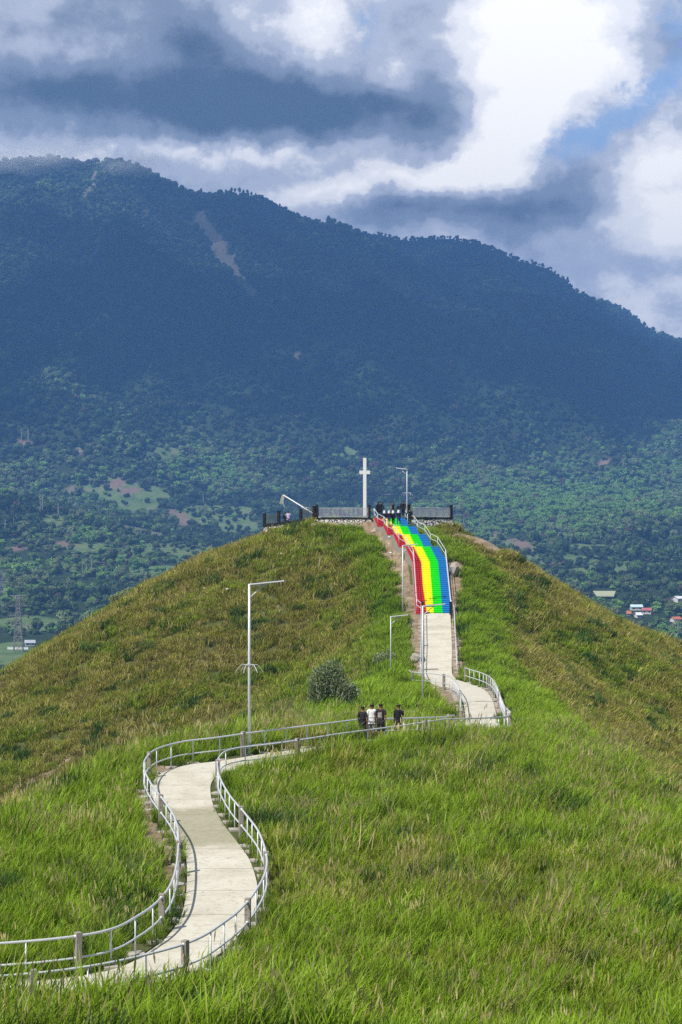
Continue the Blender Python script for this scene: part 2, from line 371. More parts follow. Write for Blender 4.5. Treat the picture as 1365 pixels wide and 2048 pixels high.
ER = [(-26, 47.9), (-15, 48.2), (-8, 49.0), (-4.6, 51.4), (-3.35, 54.3), (-2.75, 57.6), (-2.55, 61.3), (-2.95, 65.8), (-3.55, 69.1), (-4.3, 72.7), (-4.9, 76.5), (-5.2, 79.6), (-5.25, 81.6), (-5.05, 83.2), (-4.5, 84.2), (-3.6, 84.9),
      (-2.4, 85.9), (-0.8, 87.6), (1.6, 90.3), (4.0, 93.3), (6.2, 96.8), (7.9, 101), (8.75, 106.5), (9.1, 114), (9.45, 121.5), (9.95, 131), (10.15, 138), (9.95, 143), (9.2, 148), (8.55, 153), (9.05, 163), (9.62, 175.9)]
cl, cr_ = catmull(EL), catmull(ER)
PATHPOLY = [tuple(p) for p in cl] + [tuple(p) for p in cr_[::-1]]
def near_hill(x, y):
    s = poly_sd(x, y, POLY); o = np.maximum(s, 0)
    drop = np.where(o < 3, 0.54 * o * o / 6, 0.54 * (o - 1.5))
    und = 0.45 * fbm(x / 9, y / 9, 3, 3) + 0.20 * np.exp(-((x - 1) ** 2 / 30 + (y - 84.2) ** 2 / 9)) + 0.46 * np.exp(-((y - np.interp(x, [-3, -.5, 2, 4.5, 7], [82.3, 84.9, 87.8, 90.8, 94.5])) / 1.7) ** 2) * sstep(x, -3.0, .5) * (1 - sstep(x, 6.5, 9))
    g = GH(y) - drop - .022 * np.clip(x - 5.5, 0, 12) ** 2 * (1 - sstep(y, 96, 108)) * sstep(y, 20, 45)
    rx = np.maximum(np.maximum(-3.0 - x, x - 11.2), 0); ry = np.maximum(np.maximum(203 - y, y - 217), 0)
    r = np.sqrt(rx * rx + ry * ry)
    gen = 0.25 - 0.53 * (np.sqrt(r * r + 2.2 ** 2) - 2.2)
    lp = np.where(r < 32, np.interp(r, [0, 2.5, 5, 11.8, 22, 32], [0.1, -0.55, -1.4, -4.1, -9.9, -15.7]), -15.7 - .55 * (r - 32))
    rp = np.where(r < 24, np.interp(r, [0, 5, 10.4, 15.6, 24], [-0.7, -3.4, -6.1, -8.7, -13.0]), -13.0 - .5 * (r - 24))
    wl = sstep(rx / (r + 1e-6), .6, .98)
    cone = gen * (1 - wl) + np.where(x < 0, lp, rp) * wl + sstep(r, 2, 14) * (2.2 * fbm(x / 14, y / 14, 8, 3) + 1.0 * fbm(x / 4.5, y / 4.5, 9, 3))
    k = 1.2; h = np.clip(0.5 + 0.5 * (g - cone) / k, 0, 1)
    z = cone * (1 - h) + g * h + k * h * (1 - h) * 0.4
    z = z - 1.0 * sstep(x, 6.3, 7.2) * (1 - sstep(x, 11, 15)) * sstep(y, 194, 200) * (1 - sstep(y, 203.2, 204.5))
    sl = np.interp(y, [176, 186, 202.6, 206], [6.3, 6.4, 3.0, 3.0])
    z = z - 0.95 * sstep(x, sl - 3.2, sl - 1.2) * (x < sl + .2) * sstep(y, 181, 187) * (1 - sstep(y, 201, 203.5))
    pm = sstep(np.where(y < 180, poly_sd(x, y, PATHPOLY), 0), 0.7, 3.0) if np.ndim(x) else 0
    und = und + .40 * np.exp(-((y - 46.3) / 1.6) ** 2) * sstep(-x, 1.0, 3.5)
    near_st = (y > 172) & (y < 206) & (x > 2.5) & (x < 11)
    z = z + und * pm * np.where(near_st, 0, 1) * (y > 30)
    z = np.where((y > 172) & (y < 205), np.minimum(z, np.where((x > np.interp(y, [176, 186, 202.6, 206], [6.4, 6.5, 3.1, 3.1])) & (x < np.interp(y, [176, 186, 202.6, 206], [9.9, 10.0, 6.6, 6.6])), np.interp(y, SH[:, 0], SH[:, 1]) - .1, 1e9)), z)
    return z
VK = np.array([(-3000, -100), (600, -96), (1300, -93), (1450, -90), (1600, -72), (1900, -55), (2300, -25), (2800, 15), (3300, 50), (3600, 60), (4300, 40), (9000, -60)])
C1 = np.array([(-1500, 700), (-700, 420), (-200, 335), (0, 327), (60, 316), (100, 314), (180, 326), (240, 322), (275, 334), (300, 350), (340, 368), (380, 388), (430, 393), (470, 391), (520, 400), (560, 418), (600, 438), (650, 452), (700, 458), (760, 500), (850, 545), (950, 615), (1050, 700), (1200, 800), (1365, 900), (1700, 980), (2600, 1010)], float)
D1 = np.array([(-1500, 4600), (0, 5100), (600, 5300), (700, 5250), (1365, 4100), (2600, 3600)], float)
C2 = np.array([(200, 700), (600, 500), (700, 462), (760, 466), (800, 478), (850, 478), (900, 474), (960, 486), (1000, 503), (1040, 520), (1100, 535), (1135, 562), (1160, 585), (1200, 606), (1240, 640), (1290, 672), (1365, 700), (1500, 770), (2000, 900), (3000, 980)], float)
C3 = np.array([(600, 800), (1100, 610), (1180, 598), (1215, 604), (1250, 618), (1280, 645), (1310, 665), (1365, 684), (1500, 730), (2200, 880), (3000, 950)], float)
def ridge(x, y, px, Cpx, Cpy, dc, foot, zf, amp, seed):
    zc = (HY - np.interp(px, Cpx, Cpy)) / F * dc
    t = (y - foot) / (dc - foot); tc = np.clip(t, 0, 1)
    z = zf + (zc - zf) * (0.80 * tc ** 1.25 + 0.20 * (1 - (1 - tc) ** 2)) + np.minimum(y - foot, 0) * 0.35
    env = np.clip(4 * tc * (1 - tc), 0, 1) ** 0.8
    g = np.abs(fbm(x / 520 + y / 2600, y / 1500, seed, 3)) * 2 - 0.35
    g2 = np.abs(fbm(x / 190, y / 420, seed + 5, 3)) * 2 - 0.3
    z = z - env * amp * (2.0 * g + 0.9 * g2)
    z = z + 16 * fbm(x / 110, y / 160, seed + 9, 3) * env
    return np.where(t > 1, zc - (y - dc) * 0.6, z)
def far_land(x, y):
    px = CX + F * x / np.maximum(y, 900.0)
    v = np.interp(y, VK[:, 0], VK[:, 1]) + sstep(y, 1650, 2400) * 55 * fbm(x / 420, y / 420, 40, 4) + sstep(y, 1500, 1700) * 8 * fbm(x / 90, y / 90, 41, 3)
    v = v + 3 * fbm(x / 120, y / 120, 44, 3)
    # a wooded spur low on the left
    sx = np.interp(y, [2300, 3000], [-330, -640]);
    v = v + 75 * np.exp(-((x - sx + 130) / 190) ** 2) * sstep(y, 2150, 2500) * (1 - sstep(y, 2900, 3500))
    m1 = ridge(x, y, px, C1[:, 0], C1[:, 1], np.interp(px, D1[:, 0], D1[:, 1]), 2900, 25, 125, 61)
    m2 = ridge(x, y, px, C2[:, 0], C2[:, 1], 6000.0, 3400, 60, 150, 71)
    m3 = ridge(x, y, px, C3[:, 0], C3[:, 1], 7000.0, 5000, 200, 60, 81)
    m = np.maximum(np.maximum(m1, m2), m3)
    return np.maximum(np.where(y > 2500, np.maximum(v, m), v), -110)
def Zg(x, y):
    x = np.asarray(x, float); y = np.asarray(y, float)
    far = far_land(x, y); close = (np.abs(x) < 330) & (y < 560) & (y > -360)
    z = far.copy()
    if close.any(): z[close] = np.maximum(far[close], near_hill(x[close], y[close]))
    return z
def zg(x, y): return float(Zg(np.array([x]), np.array([y]))[0])
def hit(px, py, d0=44.0, d1=8000.0):
    """first point of the ground seen along a direction"""
    d = np.concatenate([np.arange(max(d0, 44), 260, 0.1), np.arange(260, 8000, 4.0)]); d = d[(d >= d0) & (d <= d1)]
    x = (px - CX) / F * d; z = (HY - py) / F * d; g = Zg(x, d)
    i = np.argmax(g >= z); return Vector((x[i], d[i], g[i])) if (g >= z).any() else None

# soil masks, given as strokes over the ground they lie on
def stroke(px, py, pts, w):
    m = np.zeros(px.shape)
    for (a, b) in zip(pts[:-1], pts[1:]):
        ex, ey = b[0] - a[0], b[1] - a[1]; t = np.clip(((px - a[0]) * ex + (py - a[1]) * ey) / (ex * ex + ey * ey + 1e-9), 0, 1)
        d = np.hypot(px - a[0] - t * ex, py - a[1] - t * ey); m = np.maximum(m, 1 - sstep(d, w * .55, w * 1.15))
    return m
SOIL = [([(735, 1046), (752, 1052), (765, 1075), (785, 1110), (802, 1150), (812, 1190), (828, 1235)], 19, 170, 206), ([(832, 1240), (836, 1290), (838, 1345)], 23, 148, 178),
        ([(908, 1130), (918, 1165), (912, 1200), (908, 1250), (914, 1300), (917, 1345)], 14, 150, 200), ([(912, 1062), (950, 1074), (985, 1090), (1005, 1100)], 13, 185, 215),
        ([(640, 1042), (690, 1044), (745, 1040)], 13, 190, 215), ([(868, 1380), (890, 1395), (912, 1440)], 24, 108, 150), ([(275, 1600), (292, 1640), (300, 1690), (335, 1715), (345, 1770)], 22, 55, 82),
        ([(290, 1535), (330, 1545)], 14, 80, 90), ([(20, 1580), (110, 1545), (140, 1515)], 6, 90, 200), ([(1015, 1395), (1022, 1430)], 8, 100, 150), ([(560, 1048), (600, 1050), (640, 1048)], 5, 190, 215),
        ([(985, 1385), (1005, 1420)], 16, 105, 150), ([(1280, 1490), (1365, 1545)], 7, 95, 200)]
def soil_mask(x, y, z):
    px = CX + F * x / np.maximum(y, 1); py = HY - F * z / np.maximum(y, 1); m = np.zeros(x.shape)
    jx = 14 * fbm(x / 2.5, y / 2.5, 91, 3); jy = 14 * fbm(x / 2.5, y / 2.5, 95, 3)
    for pts, w, a, b in SOIL:
        s = stroke(px + jx, py + jy, pts, w); m = np.maximum(m, s * ((y > a) & (y < b)))
    return m
SCAR = [([(190, 338), (184, 365), (168, 402)], 7, 0), ([(400, 435), (425, 470), (448, 520)], 15, 1), ([(455, 515), (480, 555), (508, 588)], 9, 1), ([(236, 968), (250, 978), (270, 982)], 12, 2), ([(345, 1030), (370, 1040)], 13, 2),
        ([(990, 1070), (1040, 1090), (1065, 1100)], 7, 2), ([(28, 882), (50, 886)], 8, 2), ([(115, 1085), (122, 1088)], 11, 2), ([(225, 1052), (270, 1060), (320, 1070)], 5, 1), ([(120, 915), (135, 950), (150, 985)], 4, 1), ([(155, 875), (165, 890), (150, 925), (135, 935)], 3, 1),
        ([(590, 705), (596, 715)], 6, 1), ([(765, 668), (772, 682)], 5, 1), ([(1205, 925), (1215, 930)], 5, 2), ([(1310, 1195), (1325, 1193)], 6, 2), ([(1350, 1188), (1365, 1186)], 7, 2), ([(5, 1090), (30, 1100)], 8, 2), ([(205, 1038), (215, 1040)], 5, 2)]
MEADOW = [(210, 985, 60, 22), (265, 1005, 70, 28), (440, 1030, 80, 16), (470, 1050, 50, 18), (330, 912, 34, 16), (400, 945, 16, 14), (340, 1100, 110, 16), (310, 1140, 80, 14), (180, 1095, 60, 12), (105, 1045, 26, 14), (430, 1130, 60, 20),
          (1110, 1120, 90, 12), (1220, 1140, 60, 10), (1280, 1130, 60, 12), (1030, 1095, 60, 12), (700, 905, 18, 10), (1160, 1150, 50, 12), (1180, 1090, 60, 6), (20, 1310, 60, 24), (60, 1250, 70, 14), (30, 1010, 24, 6)]
def meadow_mask(px, py, x, y):
    m = np.zeros(px.shape); jx = 60 * fbm(x / 160, y / 160, 101, 4); jy = 24 * fbm(x / 160, y / 160, 103, 4)
    for cx, cy, rx, ry in MEADOW: m = np.maximum(m, 1 - sstep(((px + jx - cx) / rx) ** 2 + ((py + jy - cy) / ry) ** 2, 0.6, 1.3))
    return m
def scar_mask(px, py, x, y, kinds=(0, 1, 2)):
    m = np.zeros(px.shape); jx = 12 * fbm(x / 60, y / 60, 111, 3); jy = 12 * fbm(x / 60, y / 60, 113, 3)
    for pts, w, k in SCAR:
        if k in kinds: m = np.maximum(m, stroke(px + jx, py + jy, pts, w))
    return m

# ------------------------------------------------------------------ the ground, one sheet in three pieces
def axis(dense, lo, hi, step, big, g):
    a = list(np.arange(dense[0], dense[1] + 1e-6, step)); s = step; p = a[-1]
    while p < hi: s = min(s * g, big); p += s; a.append(p)
    s = step; p = dense[0]
    while p > lo: s = min(s * g, big); p -= s; a.insert(0, p)
    return np.array(a)
XS = axis((-44, 44), -3600, 3600, 0.5, 22, 1.10); YS = axis((44, 224), -500, 7900, 0.5, 20, 1.10)
def sheet(name, ix, iy, mat, kind='structure'):
    xs, ys = XS[ix], YS[iy]; X, Y = np.meshgrid(xs, ys); Z = Zg(X.ravel(), Y.ravel())
    V = np.stack([X.ravel(), Y.ravel(), Z], 1); nx, ny = len(xs), len(ys)
    i = np.arange(nx * ny).reshape(ny, nx); Q = np.stack([i[:-1, :-1], i[:-1, 1:], i[1:, 1:], i[1:, :-1]], -1).reshape(-1, 4)
    me = bpy.data.meshes.new(name); me.vertices.add(len(V)); me.vertices.foreach_set('co', V.ravel())
    me.loops.add(Q.size); me.loops.foreach_set('vertex_index', Q.ravel()); me.polygons.add(len(Q))
    me.polygons.foreach_set('loop_start', np.arange(0, Q.size, 4)); me.polygons.foreach_set('loop_total', np.full(len(Q), 4))
    me.polygons.foreach_set('use_smooth', np.ones(len(Q), bool)); me.update()
    x, y, z = V.T; a = me.attributes.new('ground', 'FLOAT_COLOR', 'POINT')
    C = np.zeros((len(V), 4))
    if name == 'grassy_hill': C[:, 0] = soil_mask(x, y, z)
    else:
        px = CX + F * x / np.maximum(y, 500); py = HY - F * z / np.maximum(y, 500)
        C[:, 0] = scar_mask(px, py, x, y, (2,)); C[:, 1] = scar_mask(px, py, x, y, (0, 1)); C[:, 2] = meadow_mask(px, py, x, y)
    a.data.foreach_set('color', C.ravel())
    o = bpy.data.objects.new(name, me); SC.collection.objects.link(o); me.materials.append(mat)
    return tag(o, kind=kind)
def mat_hill():
    m, T = new_mat('hill_soil'); p = T.n('ShaderNodeNewGeometry').outputs['Position']
    a = T.n('ShaderNodeSeparateColor', i_0=T.n('ShaderNodeAttribute', attribute_name='ground').outputs['Color'])
    n = T.noise(p, 1.2, 5, 0.65); n2 = T.noise(p, 7.0, 4, 0.7)
    grass = T.ramp(T.noise(p, 0.15, 4, 0.6), [(0.3, (0.055, 0.075, 0.016)), (0.6, (0.085, 0.095, 0.025))])
    soil = T.ramp(n, [(0.3, (0.13, 0.085, 0.05)), (0.5, (0.25, 0.18, 0.115)), (0.7, (0.38, 0.31, 0.22))])
    soil = T.mix(T.sm(n2, 0.58, 0.66), soil, (0.48, 0.44, 0.37, 1))
    c = T.mix(T.sm(T.m('ADD', a.outputs[0], T.m('MULTIPLY', T.m('SUBTRACT', n2, 0.5), 0.6)), 0.3, 0.5), grass, soil)
    b = T.n('ShaderNodeBsdfPrincipled'); T.put(b.inputs['Base Color'], c); b.inputs['Roughness'].default_value = 0.95
    bn = T.n('ShaderNodeBump'); bn.inputs['Strength'].default_value = 0.9; bn.inputs['Distance'].default_value = 0.15
    T.put(bn.inputs['Height'], T.noise(p, 3.5, 5, 0.7)); T.put(b.inputs['Normal'], bn.outputs[0])
    return finish(m, T, b.outputs[0])
def mat_far():
    m, T = new_mat('forest_floor'); p = T.n('ShaderNodeNewGeometry').outputs['Position']
    a = T.n('ShaderNodeSeparateColor', i_0=T.n('ShaderNodeAttribute', attribute_name='ground').outputs['Color'])
    n = T.noise(p, 0.03, 5, 0.65); n2 = T.noise(p, 0.12, 4, 0.7)
    c = T.ramp(n2, [(0.35, (0.018, 0.032, 0.012)), (0.65, (0.035, 0.055, 0.018))])
    mead = T.ramp(n, [(0.3, (0.065, 0.115, 0.040)), (0.5, (0.11, 0.17, 0.060)), (0.7, (0.17, 0.19, 0.10))])
    c = T.mix(T.sm(T.m('ADD', a.outputs[2], T.m('MULTIPLY', T.m('SUBTRACT', n, 0.5), 0.5)), 0.2, 0.6), c, mead)
    c = T.mix(T.sm(a.outputs[1], 0.2, 0.7), c, T.mix(n2, (0.08, 0.075, 0.055, 1), (0.25, 0.22, 0.165, 1)))
    c = T.mix(T.sm(a.outputs[0], 0.2, 0.7), c, T.mix(n2, (0.13, 0.09, 0.07, 1), (0.26, 0.185, 0.145, 1)))
    b = T.n('ShaderNodeBsdfPrincipled'); T.put(b.inputs['Base Color'], c); b.inputs['Roughness'].default_value = 1.0
    b.inputs['Specular IOR Level'].default_value = 0.1
    bn = T.n('ShaderNodeBump'); bn.inputs['Strength'].default_value = 1.0; bn.inputs['Distance'].default_value = 3.0
    T.put(bn.inputs['Height'], T.noise(p, 0.15, 4, 0.7)); T.put(b.inputs['Normal'], bn.outputs[0])
    return finish(m, T, b.outputs[0])
MH, MF = mat_hill(), mat_far()
ax0, ax1 = np.argmax(XS > -320), np.argmax(XS > 320); ay1 = np.argmax(YS > 550); ay2 = np.argmax(YS > 3000)
sheet('grassy_hill', slice(ax0, ax1 + 1), slice(0, ay1 + 1), MH)
sheet('valley', slice(0, ax0 + 1), slice(0, ay1 + 1), MF); sheet('valley', slice(ax1, len(XS)), slice(0, ay1 + 1), MF)
sheet('valley', slice(0, len(XS)), slice(ay1, ay2 + 1), MF)
sheet('mountain', slice(0, len(XS)), slice(ay2, len(YS)), MF)

# ------------------------------------------------------------------ path slab
def build_path(name, i0, i1):
    mb = MB(); L, Rr = cl[i0:i1], cr_[i0:i1]; n = len(L)
    for k in range(n):
        for (x, y) in (L[k], Rr[k]):
            z = float(HP(y)); mb.v.append((x, y, z + 0.05)); mb.v.append((x, y, z - 0.35))
    for k in range(n - 1):
        a, b = 4 * k, 4 * k + 4
        mb.f += [(a, a + 2, b + 2, b), (a, b, b + 1, a + 1), (a + 2, a + 3, b + 3, b + 2), (a + 1, b + 1, b + 3, a + 3)]
    mb.f += [(0, 1, 3, 2), (4 * n - 4, 4 * n - 2, 4 * n - 1, 4 * n - 3)]
    o = mb.build(name, M['path']); tag(o, kind='structure'); return o
i_ramp = int(np.argmax(cl[:, 1] > 150.5)); build_path('concrete_path', 0, i_ramp + 1); build_path('concrete_ramp', i_ramp, len(cl))

# ------------------------------------------------------------------ railings
def offset_line(P, off):
    T_ = np.gradient(P, axis=0); T_ /= np.linalg.norm(T_, axis=1)[:, None]
    return P + np.stack([T_[:, 1], -T_[:, 0]], 1) * off
def resample(P, step):
    s = np.concatenate([[0], np.cumsum(np.linalg.norm(np.diff(P, axis=0), axis=1))]); n = max(2, int(s[-1] / step) + 1)
    t = np.linspace(0, s[-1], n); return np.stack([np.interp(t, s, P[:, i]) for i in range(P.shape[1])], 1)
def railing(label, P, posts, zf, group, foot_side=0, gap=3, end_loop=False, name='path_railing', h=1.0, hm=0.43, postmat='concrete', psize=0.17, knobs=True):
    P = resample(np.array(P, float), 0.35); pidx = sorted({int(np.argmin(np.hypot(P[:, 0] - a, P[:, 1] - b))) for a, b in posts})
    x0, y0 = P[pidx[0]] if pidx else P[0]
    root = empty(name, (x0, y0, zf(x0, y0)), label, 'railing', group); org = root.location
    loc = lambda x, y, z: Vector((x, y, z)) - org
    for hh, r, nm in ((h, 0.035, 'top_rail'), (hm, 0.030, 'lower_rail')):
        pts = [loc(x, y, zf(x, y) + hh) for x, y in P]
        if end_loop and nm == 'top_rail':
            x, y = P[-1]; t = P[-1] - P[-3]; t /= np.linalg.norm(t)
            pts += [loc(x + t[0] * .2, y + t[1] * .2, zf(x, y) + h * .93), loc(x + t[0] * .3, y + t[1] * .3, zf(x, y) + h * .72), loc(x + t[0] * .3, y + t[1] * .3, zf(x, y) + hm)]
        MB().tube(pts, r, 8).build(nm, M['galv'], root, smooth=True)
    for k in pidx:
        x, y = P[k]; t = P[min(k + 1, len(P) - 1)] - P[max(k - 1, 0)]; a = math.atan2(t[1], t[0]); z = zf(x, y)
        o = MB().box(loc(x, y, z + (h + .1 - .5) / 2), (psize, psize, h + .1 + .5), (0, 0, a), 0.96).build('post', M[postmat], root, bevel=0.012)
        if knobs:
            for hh in (h, hm):
                d = Vector((t[0], t[1], 0)).normalized() * (psize / 2 + .03); c = loc(x, y, z + hh)
                MB().tube([c - d, c + d], .042, 8).build('socket', M['lampwhite'], o, smooth=True)
    ends = [0] + pidx + [len(P) - 1]
    for a, b in zip(ends[:-1], ends[1:]):
        n = round((b - a) * 0.35 / 1.4)
        for j in range(1, n):
            k = int(round(a + (b - a) * j / n)); x, y = P[k]; z = zf(x, y)
            MB().tube([loc(x, y, z - .15), loc(x, y, z + h)], 0.024, 7).build('baluster', M['galv'], root, smooth=True)
            if foot_side:
                MB().box(loc(x + .02, y, z - .10), (.44, .44, .30), (0, 0, .2 * j)).build('footing', M['footing'], root, bevel=0.015)
    return root
zpath = lambda x, y: float(HP(y)) + 0.02
OL, OR = offset_line(cl, -0.28), offset_line(cr_, 0.28)
def cut(P, ya, yb, xa=-99):
    k = [i for i in range(len(P)) if ya <= P[i][1] <= yb and P[i][0] >= xa]; return P[k[0]:k[-1] + 1]
G_R = 'galvanised railings along the path'
railing('long pipe railing on the left edge of the winding path, ending in a loop', cut(OL, 0, 104.3), [(-14.8, 51), (-6.8, 52.6), (-5.1, 56.8), (-5.3, 64.4), (-6.7, 72.4), (-7.8, 82.2), (-4.4, 87.9), (1.3, 94.5), (5.6, 102.3)], zpath, G_R, -1, end_loop=True)
railing('long pipe railing on the right path edge, passing in front of the walkers', cut(OR, 0, 104.5), [(-15, 47.9), (-7.5, 48.9), (-4.0, 51.6), (-2.5, 56.5), (-2.3, 62.6), (-3.7, 70.4), (-4.8, 80.2), (-2.0, 86), (3.9, 92.8), (8.4, 104)], zpath, G_R, 1)
railing('short pipe railing left of the upper bend, closing the front of the landing', np.concatenate([cut(OL, 110, 141.5), np.array([(6.6, 143.4), (5.7, 144.2), (5.1, 145.0), (5.0, 147.0)])]), [(6.8, 112), (7.3, 127), (7.35, 141.6), (5.2, 145)], zpath, G_R, -1)
railing('curved pipe railing right of the upper path bend, joining the foot of the ramp', cut(OR, 107.5, 149.5), [(9.3, 112.5), (10.0, 126), (10.3, 140.5), (8.95, 149.3)], zpath, G_R, 1)
railing('straight pipe railing on the left side of the pale ramp below the stairs', np.array([(6.12, 149.5), (6.05, 153), (6.55, 163), (7.0, 174.7)]), [(6.1, 150), (6.55, 163)], zpath, G_R, -1)
railing('straight pipe railing on the right side of the pale ramp below the stairs', np.array([(8.90, 153), (9.33, 163), (9.88, 174.7)]), [(9.33, 163)], zpath, G_R, 1)

# ------------------------------------------------------------------ rainbow stairs
st = empty('staircase', (stair_left(176) + SW / 2, 176, -7.8), 'long concrete staircase painted in red, yellow, green and blue stripes climbing to the cross', 'staircase')
so = st.location
body = MB()
for k, (y0, y1, z) in enumerate(steps):
    xl = stair_left(y0); zb = zg(xl - .5, y0) - 1.2
    body.box((xl + SW / 2 - so.x, (y0 + y1) / 2 - so.y, (z - .022 + zb) / 2 - so.z), (SW + .10, y1 - y0, z - .022 - zb))
body.build('stair_body', M['stairside'], st)
for bi, (bn, lab) in enumerate((('red', 'red'), ('yellow', 'yellow'), ('green', 'green'), ('blue', 'blue'))):
    mb = MB(); rb = random.Random(bi)
    for k, (y0, y1, z) in enumerate(steps):
        xl = stair_left(y0); wv = .05 * math.sin(k * .7 + bi)
        xa = xl + SW * bi / 4; xb = xa + SW / 4
        if y0 < 181 and bi == 0: xb = xl + SW / 4 + (181 - y0) * .035
        if y0 < 181 and bi == 1: xa = xl + SW / 4 + (181 - y0) * .035
        mb.box(((xa + xb) / 2 - so.x, (y0 + y1) / 2 - .012 - so.y, z - .14 - so.z), (xb - xa, y1 - y0, .17)); mb.box(((xa + xb) / 2 - so.x, (y0 + y1) / 2 - .035 - so.y, z - .027 - so.z), (xb - xa, y1 - y0, .055))
    o = mb.build('painted_stripe', M[bn], st); o['label'] = 'bright %s stripe of the steps' % lab
def stair_z(y):
    z = -7.8
    for y0, y1, zz in steps:
        if y >= y0 - .2: z = zz
    return z
def stair_rail(label, side):
    ks = []
    for (y0, run, n) in FL: ks += [y0 + .15, y0 + run - .05]
    root = empty('stair_railing', (stair_left(176) + (0.1 if side < 0 else SW - .1), 176.2, -7.8), label, 'railing', 'pipe handrails of the painted stairs'); og = root.location
    def pt(y, h):
        x = stair_left(y) + (0.08 if side < 0 else SW - .08); return Vector((x, y, stair_z(y + .05) + h)) - og
    lo = [Vector((7.12 if side < 0 else 9.78, 175.3, -7.9 + .95)) - og]
    for h, nm, r in ((0.92, 'top_rail', .032), (0.46, 'lower_rail', .027)):
        l0 = lo[0].copy(); l0.z += h - .92
        pts = [l0] + [pt(y, h) for y in ks]
        MB().tube(pts, r, 8).build(nm, M['galv'], root)
    for y in ks + [178.6, 181.2, 183.8]:
        MB().tube([pt(y, -.1), pt(y, .92)], .026, 7).build('rail_post', M['galv'], root, smooth=True)
    for dx in (0,):
        MB().tube([pt(204.2, -.1), pt(204.2, 1.0)], .03, 7).build('rail_post', M['galv'], root, smooth=True)
stair_rail('double pipe handrail running up the red edge of the stairs', -1)
stair_rail('double pipe handrail running up the blue edge of the stairs', 1)
for px, x, lab in ((847, 7.15, 'black square newel post at the lower left foot of the painted stairs'), (900, 9.62, 'black square newel post at the lower right foot of the painted stairs')):
    root = empty('newel_post', (x, 175.4, zpath(x, 175.4)), lab, 'post', 'black newel posts at the foot of the stairs')
    MB().box((0, 0, .5), (.22, .22, 1.2)).build('shaft', M['black'], root, bevel=.01)
    MB().box((0, 0, 1.13), (.28, .28, .06)).build('cap', M['black'], root, bevel=.01)

# ------------------------------------------------------------------ summit terrace
PT = 0.72
tr = empty('terrace', (2, 208, PT), 'raised black-rimmed viewing terrace with white stone walls on the hilltop', 'terrace'); to = tr.location
L3 = lambda x, y, z: (x - to.x, y - to.y, z - to.z)
def P2(p): return [(a - to.x, b - to.y) for a, b in p]
MB().prism(P2([(-2.5, 203.9), (3.22, 203.9), (3.22, 204.9), (6.55, 204.9), (6.55, 203.3), (11.3, 205.2), (11.3, 216), (-2.5, 216)]), -3.0, -0.06).build('floor_slab', M['footing'], tr)
MB().prism(P2([(6.62, 203.0), (11.5, 204.9), (11.5, 205.15), (6.62, 203.25)]), -2.6, -0.10).build('stone_wall', M['stone'], tr)
MB().prism(P2([(6.60, 202.96), (11.54, 204.86), (11.54, 205.25), (6.60, 203.35)]), -0.097, 0.05).build('plinth', M['black'], tr)
MB().prism(P2([(11.3, 205.2), (11.52, 205.2), (11.52, 216), (11.3, 216)]), -2.6, 0.04).build('side_wall', M['stone'], tr)
MB().prism(P2([(-2.6, 203.7), (3.2, 203.7), (3.2, 203.895), (-2.6, 203.895)]), -2.6, -0.12).build('stone_wall', M['stone'], tr)
MB().prism(P2([(-2.6, 203.66), (3.2, 203.66), (3.2, 204.05), (-2.6, 204.05)]), -0.117, 0.02).build('plinth', M['black'], tr)
# the left arm of the terrace steps down
MB().prism(P2([(-7.95, 206.6), (-2.5, 203.75), (-2.5, 216), (-7.95, 216)]), [-4, -4, -4, -4], [-.95, -.24, -.24, -.95]).build('floor_slab', M['footing'], tr)
MB().prism(P2([(-8.0, 206.4), (-2.6, 203.58), (-2.6, 203.78), (-8.0, 206.6)]), [-4, -3, -3, -4], [-.97, -.20, -.20, -.97]).build('stone_wall', M['stone'], tr)
MB().prism(P2([(-8.05, 206.38), (-2.62, 203.5), (-2.62, 203.86), (-8.05, 206.72)]), [-.967, -.197, -.197, -.967], [-.66, -.0, -.0, -.66]).build('plinth', M['black'], tr)
def fence(label, a, b, za, zb, h, mat, sp=0.13, posts=True):
    root = empty('terrace_fence', (a[0], a[1], za), label, 'fence', 'picket fences round the hilltop terrace'); o_ = root.location
    A = Vector((a[0], a[1], za)) - o_; B = Vector((b[0], b[1], zb)) - o_; n = int((B - A).length / sp); ang = math.atan2(B.y - A.y, B.x - A.x)
    up = Vector((0, 0, 1)); MB().tube([A + up * h, B + up * h], .03, 6).build('top_rail', M[mat], root); MB().tube([A + up * .12, B + up * .12], .025, 6).build('lower_rail', M[mat], root)
    mb = MB()
    for i in range(1, n):
        p = A.lerp(B, i / n); mb.box(p + up * (h / 2 + .06), (.042, .025, h - .12), (0, 0, ang))
    mb.build('picket_panel', M[mat], root)
    if posts:
        for p in (A, B): MB().box(p + up * (h / 2 + .12), (.26, .26, h + .34), (0, 0, ang)).box(p + up * (h + .30), (.30, .30, .06), (0, 0, ang)).build('fence_post', M['black'], root)
    return root
fence('long pale picket fence between the leaning lamp and the white cross', (-2.45, 203.85), (2.9, 203.85), PT + .02, PT + .02, .98, 'fencegrey')
fence('pale picket fence on the stone wall right of the stairs', (6.9, 203.3), (11.3, 205.05), PT + .05, PT + .02, .98, 'fencegrey')
fence('dark picket fence panel just left of the leaning lamp pole', (-4.1, 204.45), (-2.75, 203.75), PT - .28, PT - .03, .92, 'fencedark')
fence('dark picket fence panel at the far left corner of the terrace', (-7.9, 206.5), (-6.4, 205.7), PT - .72, PT - .45, .86, 'fencedark')
bp = empty('gate_post', (6.05, 212, PT - .06), 'lone black post behind the crowd at the top of the stairs', 'post')
MB().box((0, 0, .6), (.3, .3, 1.3)).build('shaft', M['black'], bp); MB().box((0, 0, 1.28), (.36, .36, .07)).build('cap', M['black'], bp)
